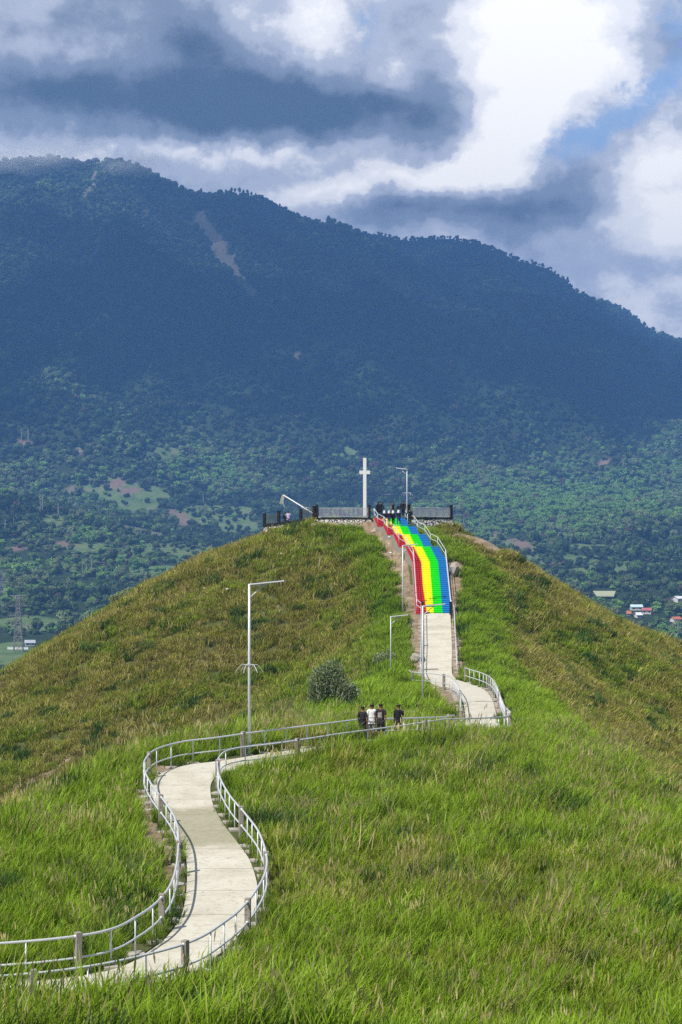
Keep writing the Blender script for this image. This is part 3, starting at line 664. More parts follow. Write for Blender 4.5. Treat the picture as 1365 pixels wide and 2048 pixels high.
# cross
cx = empty('cross', (2.43, 204.45, PT - .06), 'tall white Christian cross standing on the hilltop terrace', 'cross')
MB().box((0, 0, 3.1), (.34, .30, 6.2)).build('upright', M['white'], cx, bevel=.01)
MB().box((-.355, 0, 4.72), (.37, .28, .36)).box((.355, 0, 4.72), (.37, .28, .36)).build('crossbar', M['white'], cx, bevel=.01)
MB().box((0, 0, .06), (.62, .40, .16)).build('plinth', M['fencegrey'], cx, bevel=.01)

# ------------------------------------------------------------------ street lamps
def make_lamp(base, top_z, label, armlen=1.5, adir=0.10, r=0.075, ring=True):
    root = empty('solar_street_lamp', base, label, 'lamp post', 'tall solar street lamps along the path'); H = top_z - base[2]
    MB().tube([(0, 0, -.6), (0, 0, H * .5), (0, 0, H)], [r, r * .85, r * .7], 12).build('pole', M['pole'], root, smooth=True)
    MB().box((0, 0, .02), (.34, .34, .05)).build('base_plate', M['pole'], root)
    ca, sa = math.cos(adir), math.sin(adir); up = .10
    e = lambda t, z: (ca * t, sa * t, H + z)
    MB().tube([e(-.02, -.05), e(armlen * .55, -.02)], .035, 8).build('arm', M['pole'], root, smooth=True)
    MB().tube([e(0, -.62), e(.22, -.42), e(.66, -.06)], .022, 8).build('brace', M['pole'], root, smooth=True)
    rt = Euler((0, -math.atan(up), adir), 'XYZ').to_matrix()
    c = Vector(e(armlen * .52, .06)); hd = MB().box(c, (armlen * 1.02, .34, .055), rt).build('lamp_head', M['lampwhite'], root, bevel=.012)
    MB().box(c + rt @ Vector((0, 0, .033)), (armlen * .94, .28, .008), rt).build('solar_panel', M['panel'], hd)
    MB().box(c + rt @ Vector((armlen * .22, 0, -.034)), (armlen * .4, .2, .012), rt).build('light_panel', M['white'], hd)
    if ring:
        rg = MB(); z = H * .53; rg.tube([(0, 0, z - .05), (0, 0, z + .05)], r * 1.25, 10)
        for k in range(6):
            a = k * math.pi / 3 + .15; q = lambda s, h: (math.cos(a) * s, math.sin(a) * s, z + h)
            rg.tube([q(.05, 0), q(.36, -.01), q(.56, -.24), q(.60, -.34)], .012, 5)
        rg.build('climb_guard', M['galv'], root)
    return root
b = hit(498, 1512, 80, 95); make_lamp((at(499, 1500, 88.5).x, 88.5, zg(-4.06, 88.5)), at(503, 1168, 88.5).z, 'nearest and largest solar street lamp, by the railing left of the walkers')
for px, py_top, py_b, apx, d0, lab in ((846, 1212, 1414, 44, 110, 'solar street lamp in front of the ramp, its head over the foot of the stairs'),
                               (782, 1233, 1352, 34, 130, 'solar street lamp rising from the grass above the grey bush'),
                               (806, 1091, 1232, 29, 160, 'solar street lamp beside the red edge of the painted stairs')):
    p = hit(px, py_b, d0, 215); print('lamp', px, p); top = at(px, py_top, p.y); make_lamp(tuple(p), top.z, lab, armlen=apx / F * p.y, r=.0107 * (top.z - p.z), ring=False)
p = at(814.5, 938, 210); make_lamp((p.x, 210, PT - .06), p.z, 'solar street lamp on the hilltop terrace behind the crowd, arm pointing left', armlen=1.15, adir=math.pi - .15, r=.06)
# the broken lamp leaning over the terrace
fl = empty('leaning_lamp', at(642, 1033, 205), 'broken white lamp pole leaning far to the left with its panel dangling, on the terrace', 'lamp post'); fo = fl.location
tip = at(567, 990, 206.5) - fo; MB().tube([Vector((.2, 0, -.3)), tip], [.075, .05], 10).build('pole', M['white'], fl, smooth=True)
pm = MB(); c = tip + Vector((-.12, 0, -.48)); pm.box(c, (.34, .05, .95), (0, R(16), R(12))); pm.build('solar_panel', M['panelback'], fl)
MB().tube([tip, tip + Vector((-.05, 0, -.6)), tip + Vector((.10, 0, -1.25))], .022, 6).build('hanging_arm', M['white'], fl)
rg = MB()
mid = tip * .38
for k in range(5):
    a = k * 1.25; rg.tube([mid, mid + Vector((math.cos(a) * .3 - .1, math.sin(a) * .3, .12)), mid + Vector((math.cos(a) * .5 - .2, math.sin(a) * .5, -.15))], .012, 4)
rg.build('climb_guard', M['galv'], fl)

# ------------------------------------------------------------------ grass clumps
def card_mesh(name, V, Q, hcol, mat):
    me = bpy.data.meshes.new(name); V = np.array(V, float); Q = np.array(Q, int); k = Q.shape[1]
    me.vertices.add(len(V)); me.vertices.foreach_set('co', V.ravel()); me.loops.add(Q.size); me.loops.foreach_set('vertex_index', Q.ravel())
    me.polygons.add(len(Q)); me.polygons.foreach_set('loop_start', np.arange(0, Q.size, k)); me.polygons.foreach_set('loop_total', np.full(len(Q), k)); me.update()
    a = me.attributes.new('h', 'FLOAT_COLOR', 'POINT'); C = np.ones((len(V), 4)); C[:, :2] = hcol; a.data.foreach_set('color', C.ravel())
    me.materials.append(mat); return me
def blades(rng, n, rad, h0, h1, wid, lean, seeds=0.0, wind=(0.16, 0.05)):
    V = []; Q = []; Hc = []
    for i in range(n):
        a = rng.random() * 6.283; r = rad * math.sqrt(rng.random()); bx, by = math.cos(a) * r, math.sin(a) * r
        h = rng.uniform(h0, h1); d = rng.random() * 6.283; ln = lean * rng.uniform(.3, 1.2) * h
        lx, ly = math.cos(d) * ln + wind[0] * h, math.sin(d) * ln + wind[1] * h; f = rng.random() * 3.14; w = wid * rng.uniform(.6, 1.3) / 2
        wx, wy = math.cos(f) * w, math.sin(f) * w; b = len(V); rr = rng.random(); droop = rng.uniform(0, .35)
        for t, ww in ((0, .8), (.4, 1), (.75, .7), (1, .12)):
            x = bx + lx * t * t; y = by + ly * t * t; z = h * (t - droop * t ** 3) - (.05 if t == 0 else 0)
            V += [(x - wx * ww, y - wy * ww, z), (x + wx * ww, y + wy * ww, z)]; Hc += [(t, rr)] * 2
        for k in range(3): Q.append((b + 2 * k, b + 2 * k + 1, b + 2 * k + 3, b + 2 * k + 2))
        if rng.random() < seeds:          # a seed head at the tip
            b = len(V); x, y = bx + lx, by + ly; z = h * (1 - droop)
            for t, ww in ((0, .35), (.5, 1), (1, .1)):
                V += [(x - .016 * ww + lx * .25 * t, y, z + .2 * t), (x + .016 * ww + lx * .25 * t, y + .01, z + .2 * t)]; Hc += [(1, .99)] * 2
            for k in range(2): Q.append((b + 2 * k, b + 2 * k + 1, b + 2 * k + 3, b + 2 * k + 2))
    return V, Q, Hc
GM = {'lush': mat_blade('lush_grass', (0.036, 0.076, 0.005), (0.255, 0.405, 0.018), (0.34, 0.34, 0.09), 0.07),  # tips naturally paler; bases darkened further to paint shade low between blades
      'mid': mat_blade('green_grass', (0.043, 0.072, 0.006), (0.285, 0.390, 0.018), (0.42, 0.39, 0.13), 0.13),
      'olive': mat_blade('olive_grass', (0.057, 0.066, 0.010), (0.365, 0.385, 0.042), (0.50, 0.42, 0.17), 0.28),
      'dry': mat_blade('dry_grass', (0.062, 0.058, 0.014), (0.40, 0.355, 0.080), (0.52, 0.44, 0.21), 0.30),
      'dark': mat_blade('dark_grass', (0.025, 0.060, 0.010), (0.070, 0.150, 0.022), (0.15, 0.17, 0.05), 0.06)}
def proto_coll(name, defs):
    c = bpy.data.collections.new(name)
    for i, (nm, me) in enumerate(defs):
        o = bpy.data.objects.new('%02d_%s' % (i, nm), me); c.objects.link(o)
    return c
def gclump(nm, seed, n, rad, h0, h1, wid, lean, seeds=0, kind='mid'):
    V, Q, Hc = blades(random.Random(seed), n, rad, h0, h1, wid, lean, seeds); return (nm, card_mesh(nm, V, Q, Hc, GM[kind]))
KIND = ['lush', 'mid', 'olive', 'dry', 'dark']
near_defs = []; far_defs = []
for ki, k in enumerate(KIND):
    for v in range(2):
        hh = {'lush': (.40, .85), 'mid': (.35, .75), 'olive': (.30, .70), 'dry': (.30, .62), 'dark': (.4, .8)}[k]
        near_defs.append(gclump('near_%s' % k, ki * 10 + v, 60, .34, hh[0], hh[1], .020, .42, {'lush': .01, 'mid': .04, 'olive': .10, 'dry': .15, 'dark': 0}[k], k))
        far_defs.append(gclump('far_%s' % k, 100 + ki * 10 + v, 80, .56, hh[0] * .75, hh[1] * .80, .036, .45, {'lush': 0, 'mid': .03, 'olive': .06, 'dry': .08, 'dark': 0}[k], k))
for v in range(2): near_defs.append(gclump('seed_stalks', 70 + v, 14, .5, .75, 1.15, .014, .30, .9, 'dry'))
def scatter(name, P, rot, sc, vi, coll, label_cat):
    me = bpy.data.meshes.new(name); me.vertices.add(len(P)); me.vertices.foreach_set('co', np.asarray(P, float).ravel())
    for nm, ty, arr in (('rot', 'FLOAT_VECTOR', rot), ('sc', 'FLOAT_VECTOR', sc)):
        a = me.attributes.new(nm, ty, 'POINT'); a.data.foreach_set('vector', np.asarray(arr, float).ravel())
    a = me.attributes.new('vi', 'INT', 'POINT'); a.data.foreach_set('value', np.asarray(vi, int))
    me.update(); o = bpy.data.objects.new(name, me); SC.collection.objects.link(o)
    ng = bpy.data.node_groups.new(name + '_scatter', 'GeometryNodeTree')
    ng.interface.new_socket('Geometry', in_out='INPUT', socket_type='NodeSocketGeometry'); ng.interface.new_socket('Geometry', in_out='OUTPUT', socket_type='NodeSocketGeometry')
    N = ng.nodes; gi, go = N.new('NodeGroupInput'), N.new('NodeGroupOutput')
    ci = N.new('GeometryNodeCollectionInfo'); ci.inputs[0].default_value = coll; ci.inputs[1].default_value = True; ci.inputs[2].default_value = True
    ip = N.new('GeometryNodeInstanceOnPoints'); ip.inputs['Pick Instance'].default_value = True
    def attr(nm, ty):
        n = N.new('GeometryNodeInputNamedAttribute'); n.data_type = ty; n.inputs[0].default_value = nm; return n.outputs[0]
    lk = ng.links.new
    lk(gi.outputs[0], ip.inputs['Points']); lk(ci.outputs[0], ip.inputs['Instance']); lk(attr('vi', 'INT'), ip.inputs['Instance Index'])
    lk(attr('rot', 'FLOAT_VECTOR'), ip.inputs['Rotation']); lk(attr('sc', 'FLOAT_VECTOR'), ip.inputs['Scale']); lk(ip.outputs[0], go.inputs[0])
    md = o.modifiers.new('scatter', 'NODES'); md.node_group = ng
    o['category'] = label_cat[1]; o['label'] = label_cat[0]; o['kind'] = 'stuff'
    return o
rng = np.random.default_rng(7)
def grass_points(y0, y1, dens, marg):
    ymax = .1707 * marg; n = int(dens * ymax * (y1 * y1 - y0 * y0)); y = np.sqrt(rng.uniform(y0 * y0, y1 * y1, n)); x = rng.uniform(-ymax, ymax, n) * y
    return x, y
def clear_mask(x, y):
    m = poly_sd(x, y, PATHPOLY) > 0.08 + .35 * rng.random(x.shape)
    sl = np.interp(y, [176, 186, 202.6, 206], [6.58, 6.67, 3.29, 3.29]); m &= ~((y > 175) & (y < 206) & (x > sl - .35) & (x < sl + SW + .3))
    m &= poly_sd(x, y, [(-8.1, 206.3), (-2.7, 203.4), (6.5, 203.2), (11.6, 204.8), (11.7, 216.5), (-8.2, 216.5)]) > 0.1
    return m
def kinds(x, y, z):
    onspur = 1 - sstep(poly_sd(x, y, POLY), 2.0, 5.0); a = fbm(x / 7, y / 7, 201, 4); b = fbm(x / 2.2, y / 2.2, 207, 3); c = fbm(x / 18, y / 18, 211, 3)
    left = ((x < -3) & (y < 90)) | ((y > 96) & (y < 152))
    dry = 0.46 * (1 - onspur) + 0.07 * onspur * (x > -3) * (y < 97) + np.where(y < 100, .32, .55) * a + np.where(y < 100, .75, .5) * b + np.where(y < 100, .25, .5) * c - 0.16
    dry = dry - 0.22 * left * onspur + rng.normal(0, .10, x.shape)
    k = np.where(dry < 0.02, 0, np.where(dry < 0.26, 1, np.where(dry < 0.56, 2, 3)))
    # greener bands beside the stairs and path
    sl = np.interp(y, [150, 176, 186, 202.6], [6.2, 6.4, 6.5, 3.1]); g = (y > 150) & (((sl - x > 0.3) & (sl - x < 3.4)) | ((x - sl > 3.3) & (x - sl < 6.3))) & (a > -.12)
    k = np.where(g & (k > 0), k - 1, k); k = np.where(g & (k == 2), 1, k)
    k = np.where((fbm(x / 1.6, y / 1.6, 231, 2) > .20) & (rng.random(x.shape) < .6), 4, k)
    return k
def lay(name, y0, y1, dens, marg, defs, label, smin, smax):
    x, y = grass_points(y0, y1, dens, marg); ok = clear_mask(x, y); x, y = x[ok], y[ok]; z = Zg(x, y)
    sm = soil_mask(x, y, z); ok = (rng.random(x.shape) > sm * 1.15) & (z > -60); x, y, z = x[ok], y[ok], z[ok]
    vis = np.ones(x.shape, bool); x, y, z = x[vis], y[vis], z[vis]
    k = kinds(x, y, z); n = len(x)
    if name == 'grass' and y0 < 60: k = np.where((rng.random(n) < .02) | ((rng.random(n) < .10) & (fbm(x / 3, y / 3, 251, 2) > .12)), 5, k)
    vi = k * 2 + rng.integers(0, 2, n)
    e = .4; gx = (Zg(x + e, y) - Zg(x - e, y)) / (2 * e); gy = (Zg(x, y + e) - Zg(x, y - e)) / (2 * e)
    rot = np.stack([np.clip(gy, -.8, .8) * .45 + rng.normal(0, .10, n), -np.clip(gx, -.8, .8) * .45 + rng.normal(0, .10, n), rng.uniform(-.9, .9, n)], 1)
    s = rng.uniform(smin, smax, n) * (1 + .5 * fbm(x / 3, y / 3, 221, 3)) * np.where(poly_sd(x, y, PATHPOLY) < .9, .62, 1)
    s = s * np.where(rng.random(n) < .04, 1.45, 1) * np.where((y < 49.5) & (x < 0), 1.45, 1)
    sc = np.stack([s, s, s * rng.uniform(.8, 1.25, n)], 1)
    print(name, n)
    return scatter(name, np.stack([x, y, z - .02], 1), rot, sc, vi, proto_coll(name + '_clumps', defs), (label, 'grass'))
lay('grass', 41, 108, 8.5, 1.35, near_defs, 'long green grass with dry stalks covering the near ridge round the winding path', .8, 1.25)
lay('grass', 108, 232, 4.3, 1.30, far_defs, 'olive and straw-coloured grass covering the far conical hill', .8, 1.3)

# ------------------------------------------------------------------ bushes and tufts
GM['leafgrey'] = mat_blade('grey_green_leaves', (0.12, 0.16, 0.06), (0.34, 0.42, 0.20), (0.5, 0.5, 0.38), 0.14, 0.2)
GM['leafdark'] = mat_blade('dark_leaves', (0.03, 0.05, 0.02), (0.07, 0.12, 0.035), (0.1, 0.1, 0.05), 0.05, 0.2)
def bush(name, base, blobs, n, leaf, mat, label, cat, seed, stems=8):
    rg = random.Random(seed); root = empty(name, base, label, cat); V = []; Q = []; Hc = []
    tot = sum(b[3] * b[4] * b[5] for b in blobs)
    for (bx, by, bz, rx, ry, rz) in blobs:
        for i in range(int(n * rx * ry * rz / tot)):
            d = Vector((rg.gauss(0, 1), rg.gauss(0, 1), rg.gauss(0, 1))).normalized() * (rg.random() ** .45) * rg.uniform(.8, 1.08)
            p = Vector((bx + d.x * rx, by + d.y * ry, max(.02, bz + d.z * rz))); a = Vector((d.x * .5 + rg.gauss(0, .5), d.y * .5 + rg.gauss(0, .5), .7 + rg.gauss(0, .5))).normalized() * leaf * rg.uniform(.6, 1.4)
            s = a.cross(Vector((rg.gauss(0, 1), rg.gauss(0, 1), rg.gauss(0, 1)))).normalized() * leaf * .18; b = len(V)
            V += [p, p + a * .5 + s, p + a, p + a * .5 - s]; Q.append((b, b + 1, b + 2, b + 3)); rr = rg.random(); Hc += [(.4, rr), (.8, rr), (1, rr), (.8, rr)]
    me = card_mesh('foliage', V, Q, Hc, GM[mat]); o = bpy.data.objects.new('foliage', me); SC.collection.objects.link(o); o.parent = root
    mb = MB()
    for k in range(stems):
        b = rg.choice(blobs); mb.tube([(b[0] * .3, b[1] * .3, -.2), (b[0] * .7, b[1] * .7, b[2] * .6), (b[0] + rg.gauss(0, .3), b[1] + rg.gauss(0, .3), b[2] + b[5] * .7)], [.03, .02, .008], 5)
    mb.build('stem', M['bark'], root); return root
p = hit(664, 1418, 100, 160); print('bush', p)
bush('shrub', p, [(-.8, 0, 1.2, .8, .8, 1.15), (.0, .2, 1.6, .9, .8, 1.15), (.6, 0, .9, .9, .8, .9), (1.3, .1, .9, .55, .5, .5), (-1.1, 0, .6, .5, .5, .7)], 7000, .20, 'leafgrey', 'large grey-green bush on the grassy slope behind the walkers', 'bush', 5).scale = (.98, .98, 1.12)
p = hit(768, 1332, 120, 200); print('shrub', p)
bush('shrub', p, [(-.3, 0, .5, .7, .5, .5), (.5, 0, .6, .5, .4, .5), (.2, .2, 1.0, .3, .3, .4)], 1100, .16, 'leafgrey', 'low sparse grey shrub beside the lamp pole on the hill flank', 'bush', 6)
p = hit(240, 1212, 150, 260) or Vector((-23, 208, -8)); print('ridge shrub', p)
bush('shrub', (at(240, 1200, 207).x, 207, zg(at(240, 1200, 207).x, 207)), [(-.6, 0, .5, .7, .5, .5), (.3, 0, .8, .8, .5, .6), (.9, 0, .9, .5, .5, .45)], 1300, .22, 'leafgrey', 'pale leafy shrub on the left skyline of the hill', 'bush', 7)
def tuft(px, py, d0, d1, rad, h, kind, label, seed, n=260):
    p = hit(px, py, d0, d1)
    if p is None: print('no tuft', px, py); return
    V, Q, Hc = blades(random.Random(seed), n, rad * .55, h * .6, h, .028, .75, 0, (.05, 0)); me = card_mesh('tuft_blades', V, Q, Hc, GM[kind])
    o = bpy.data.objects.new('grass_tuft', me); SC.collection.objects.link(o); o.location = p - Vector((0, 0, .03)); tag(o, label, 'grass tuft', 'large tufts standing out of the grass')
tuft(528, 1668, 60, 85, .8, 1.25, 'dark', 'big dark green tuft right beside the bend of the path railing', 1)
tuft(268, 1776, 50, 80, .75, 1.0, 'dark', 'dark green tuft in the grass left of the lower path', 2)
tuft(855, 1410, 100, 150, .7, 1.3, 'lush', 'bright green tuft beside the base of the middle lamp pole', 3)
tuft(893, 1445, 100, 150, .9, 1.2, 'lush', 'bright green tuft under the left railing of the upper bend', 4)
tuft(1020, 1400, 100, 150, 1.0, 1.5, 'lush', 'tall green tuft right of the curved upper railing', 5)
tuft(806, 1375, 110, 170, .9, 1.3, 'lush', 'dense green tuft left of the landing railing', 6)
tuft(700, 1490, 80, 100, 1.0, 1.2, 'lush', 'tall grass tuft hiding the railing in front of the leftmost walker', 7)
tuft(865, 1505, 80, 100, 1.0, 1.0, 'dark', 'dark grass tuft in front of the railing right of the walkers', 8)
for i, (px, py, lab) in enumerate([(612, 1056, 'left one of the green tufts under the terrace edge'), (640, 1060, 'right one of the green tufts under the terrace edge'), (1040, 1128, 'left green tuft on the right skyline'), (1068, 1140, 'right green tuft on the right skyline')]):
    tuft(px, py, 170, 260, 1.1, 1.1, 'dark' if i > 1 else 'lush', lab, 20 + i, 200)

# ------------------------------------------------------------------ rocks, litter, stick
def rock(px, py, d0, d1, r, label, seed, mat='rock'):
    p = hit(px, py, d0, d1)
    if p is None: print('no rock', px, py); return
    o = MB().rock((0, 0, r[2] * .4), r, seed, 3, .32).build('boulder', M[mat]); o.location = p; tag(o, label, 'rock', None)
o = MB().rock((0, 0, 0), (.50, .7, .72), 11, 2, .42).build('boulder', M['rock']); o.location = (10.45, 184.5, zg(10.6, 184.5) + .35); tag(o, 'big pale boulder against the blue edge of the stairs', 'rock')
rock(836, 1322, 140, 170, (.62, .8, .42), 'rounded pale rock left of the foot of the ramp', 4)
rb = MB(); rgn = random.Random(9)
for i in range(60):
    px = rgn.gauss(690, 16); py = rgn.gauss(1048, 3.2); q = hit(px, py, 190, 212)
    if q: s = rgn.uniform(.08, .22); rb.rock(q, (s, s, s * .8), i, 1, .4)
q = hit(690, 1047, 190, 212) or Vector((0, 202, 0))
o = rb.build('rubble_pile', M['rock'], origin=q); tag(o, 'low heap of broken stones below the terrace fence', 'rubble', None)
for i, (px, py, lab) in enumerate([(782, 1113, 'white litter scrap left of the stairs beside the upper lamp'), (748, 1070, 'white litter scrap below the terrace and left of the stairs'), (779, 1091, 'white litter scrap on the bare soil halfway up the stairs'), (455, 1186, 'tiny white scrap on the open slope left of the near lamp head'), (410, 1185, 'single white scrap lying far left on the hill grass'), (563, 1115, 'white scrap on the upper slope below the far left fence')]):
    q = hit(px, py, 150, 215)
    if q: o = MB().rock((0, 0, 0), (.20, .14, .09), 40 + i, 1, .5).build('litter', M['plastic']); o.location = q + Vector((0, 0, .35)); tag(o, lab, 'litter', 'scraps of white litter on the hill')
q = hit(637, 1142, 150, 215)
if q:
    o = MB().tube([(0, 0, -.2), (.18, 0, 1.35)], .035, 6).build('wooden_stake', M['stick']); o.location = q; tag(o, 'thin pale stake leaning in the hill grass', 'stake')

# ------------------------------------------------------------------ forest on the mountain and in the valley
def crown(seed, n=300, r=5.2, h=8.5, leaf=1.5, kind='f0', lobes=5, base=2.5):
    rg = random.Random(seed); V = []; Q = []; Hc = []
    L = [(0, 0, base + h * .45, r * .75, h * .5)] + [(math.cos(a) * r * .5, math.sin(a) * r * .5, base + rg.uniform(.25, .7) * h, r * rg.uniform(.4, .6), h * rg.uniform(.22, .34)) for a in [k * 6.283 / lobes + rg.uniform(-.4, .4) for k in range(lobes)]]
    for i in range(n):
        l = L[0] if rg.random() < .3 else rg.choice(L[1:]); d = Vector((rg.gauss(0, 1), rg.gauss(0, 1), rg.gauss(.25, 1))).normalized()
        p = Vector((l[0] + d.x * l[3], l[1] + d.y * l[3], l[2] + d.z * l[4])) + Vector([rg.gauss(0, .25) for _ in range(3)])
        nrm = (d + Vector([rg.gauss(0, .45) for _ in range(3)])).normalized(); a = nrm.orthogonal().normalized(); a.rotate(Matrix.Rotation(rg.random() * 6.28, 3, nrm)); b_ = nrm.cross(a)
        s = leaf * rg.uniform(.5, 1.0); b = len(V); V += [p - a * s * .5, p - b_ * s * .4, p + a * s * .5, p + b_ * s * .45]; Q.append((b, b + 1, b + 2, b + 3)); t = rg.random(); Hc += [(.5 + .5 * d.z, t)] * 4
    # dark inner mass and trunk
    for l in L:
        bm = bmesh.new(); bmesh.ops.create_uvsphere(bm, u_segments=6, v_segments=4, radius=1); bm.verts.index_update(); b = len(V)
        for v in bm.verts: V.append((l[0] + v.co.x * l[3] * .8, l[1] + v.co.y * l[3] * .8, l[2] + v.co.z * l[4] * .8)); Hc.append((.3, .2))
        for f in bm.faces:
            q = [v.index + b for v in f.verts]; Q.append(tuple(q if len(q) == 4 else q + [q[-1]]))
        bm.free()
    Q2 = [q for q in Q if len(set(q)) == 4]; T3 = [q[:3] for q in Q if len(set(q)) == 3]
    me = bpy.data.meshes.new('tree_crown'); me.from_pydata([tuple(v) for v in V], [], Q2 + T3); a = me.attributes.new('h', 'FLOAT_COLOR', 'POINT')
    C = np.ones((len(V), 4)); C[:, :2] = Hc; a.data.foreach_set('color', C.ravel()); me.materials.append(GM[kind]); return me
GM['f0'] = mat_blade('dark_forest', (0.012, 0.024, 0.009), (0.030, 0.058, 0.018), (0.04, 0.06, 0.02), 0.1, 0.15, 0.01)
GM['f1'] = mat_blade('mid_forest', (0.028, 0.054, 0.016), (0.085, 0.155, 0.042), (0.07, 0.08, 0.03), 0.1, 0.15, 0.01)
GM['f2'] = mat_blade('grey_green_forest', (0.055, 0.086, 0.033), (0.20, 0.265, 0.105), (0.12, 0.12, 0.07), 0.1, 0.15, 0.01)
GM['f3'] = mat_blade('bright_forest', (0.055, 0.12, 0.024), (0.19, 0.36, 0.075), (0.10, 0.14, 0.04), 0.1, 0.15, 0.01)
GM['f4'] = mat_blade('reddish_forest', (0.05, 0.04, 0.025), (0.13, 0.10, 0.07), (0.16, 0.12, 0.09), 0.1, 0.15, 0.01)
fd = []
for k in range(5):
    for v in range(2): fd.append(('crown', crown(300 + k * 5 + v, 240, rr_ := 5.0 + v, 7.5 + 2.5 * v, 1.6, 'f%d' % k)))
def forest():
    Xs, Ys = [], []
    for y0, y1, sp in ((560, 2200, 7.6), (2200, 3300, 7.8), (3300, 4600, 9.0), (4600, 7050, 10.5)):
        hw = .172 * 1.18; n = int(hw * (y1 * y1 - y0 * y0) / sp ** 2); y = np.sqrt(rng.uniform(y0 * y0, y1 * y1, n)); x = rng.uniform(-hw, hw, n) * y; Xs.append(x); Ys.append(y)
    x = np.concatenate(Xs); y = np.concatenate(Ys); z = Zg(x, y); px = CX + F * x / y; py = HY - F * z / y
    e = 8; front = (Zg(x, y + e) - Zg(x, y - e)) > -6; ok = front & (py < 1345) & (y > 900)
    x, y, z, px, py = x[ok], y[ok], z[ok], px[ok], py[ok]
    # leave out what the near hill hides for good
    hid = (py > np.interp(px, [0, 100, 200, 300, 400, 530, 905, 1000, 1100, 1200, 1365], [1335, 1285, 1230, 1180, 1125, 1065, 1065, 1120, 1165, 1215, 1290]) + 40)
    me_, sc_ = meadow_mask(px, py, x, y), scar_mask(px, py, x, y)
    cl_ = sstep(fbm(x / 110, y / 110, 301, 3), -.03, .12) * (y < 2750) * (y > 1300) * .8
    ok = ~hid & (rng.random(x.shape) > np.maximum(np.maximum(me_ * .86, sc_ * 1.1), cl_)); ok &= ~((y < 1500) & (px < 180))
    for hx, hy, rr in HOUSE_CLEAR: ok &= np.hypot(x - hx, (y - hy) * .45) > rr
    x, y, z, px, py = x[ok], y[ok], z[ok], px[ok], py[ok]; n = len(x)
    a = fbm(x / 260, y / 260, 311, 4); b = fbm(x / 60, y / 60, 317, 3)
    light = .13 + .40 * sstep(py, 820, 960) + .15 * np.exp(-((px - 60) / 120) ** 2 - ((py - 345) / 40) ** 2) + .5 * np.exp(-((px - 1130) / 220) ** 2 - ((py - 1000) / 50) ** 2) + .35 * np.exp(-((px - 1350) / 70) ** 2 - ((py - 900) / 80) ** 2) + .4 * np.exp(-((px - 420) / 160) ** 2 - ((py - 930) / 60) ** 2)  # sunlit zones painted in by favouring brighter crown colours there
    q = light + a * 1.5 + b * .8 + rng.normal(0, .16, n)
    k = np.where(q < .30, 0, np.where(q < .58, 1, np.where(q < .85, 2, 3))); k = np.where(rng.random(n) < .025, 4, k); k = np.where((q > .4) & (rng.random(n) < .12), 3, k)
    s = np.clip(rng.lognormal(-.12, .26, n), .45, 1.6) * (1 + .7 * b) * np.interp(y, [1500, 2600, 3400, 4500, 7000], [.62, .72, .90, .80, .85]); s = np.where((rng.random(n) < .04), s * 1.4, s)
    print('forest', n)
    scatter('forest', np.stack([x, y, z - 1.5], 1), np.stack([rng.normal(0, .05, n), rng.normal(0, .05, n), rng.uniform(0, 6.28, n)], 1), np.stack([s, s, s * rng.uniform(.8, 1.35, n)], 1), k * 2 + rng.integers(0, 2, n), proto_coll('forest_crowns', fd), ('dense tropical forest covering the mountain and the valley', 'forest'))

# ------------------------------------------------------------------ houses in the valley
HOUSE_CLEAR = []
def house(px, py, d, w, dp, h, rz, roof, label, wallm='wall', rh=1.6):
    p = at(px, py, d); x = p.x; g = zg(x, d); HOUSE_CLEAR.append((x, d - 16, 11)); HOUSE_CLEAR.append((x, d, 10))
    root = empty('house', (x, d, g - .3), label, 'house', 'houses in the valley', R(rz)); W2, D2 = w / 2, dp / 2
    mb = MB().box((0, 0, h / 2), (w, dp, h)); mb.add([(-W2 + .01, -D2, h - .002), (-W2 + .01, D2, h - .002), (-W2 + .01, 0, h + rh), (W2 - .01, -D2, h - .002), (W2 - .01, D2, h - .002), (W2 - .01, 0, h + rh)], [(0, 2, 1), (3, 4, 5)])
    mb.build('wall', M[wallm], root); e = .7
    rf = MB()
    for s in (-1, 1):
        a = Vector((0, s * (D2 + e), h - rh * e / D2)); b = Vector((0, 0, h + rh)); v = []
        for xx in (-W2 - e, W2 + e):
            for q in (a, b): v += [(xx, q.y, q.z + .03), (xx, q.y, q.z + .18)]
        rf.add(v, [(0, 1, 3, 2), (4, 6, 7, 5), (1, 5, 7, 3), (0, 2, 6, 4), (0, 4, 5, 1), (2, 3, 7, 6)])
    rf.build('roof', M[roof], root)
    for k in (-.3, .3): MB().box((w * k, -D2 - .03, h * .55), (1.2, .08, 1.1)).build('window', M['glass'], root)
    MB().box((0, -D2 - .03, 1.05), (1.0, .08, 2.1)).build('door', M['stick'], root)
    return root
house(1273, 1214, 1640, 9.0, 7, 3.2, 4, 'roofcyan', 'house with a long pale cyan roof, among the trees at right')
house(1277, 1224, 1590, 4.2, 5, 2.6, 20, 'roofwhite', 'tiny white-roofed hut just below the cyan roof')
house(1294, 1218, 1610, 6.5, 6, 3.4, -6, 'roofred', 'house with a red roof right of the cyan roof')
house(1357, 1207, 1700, 7.5, 7, 3.6, 35, 'roofwhite', 'white gabled house near the right edge of the photo')
house(1352, 1224, 1570, 6.8, 6, 2.6, 25, 'roofrust', 'low house with a rusty orange roof, lowest at the right edge')
house(1258, 1221, 1600, 2.6, 3, 2.2, 0, 'roofrust', 'small reddish hut at the far left of the valley houses')
house(60, 1288, 1462, 6.5, 6, 2.6, 12, 'roofgrey', 'grey-roofed building beside the lattice tower')
x = at(36, 1290, 1440).x; g = zg(x, 1440)
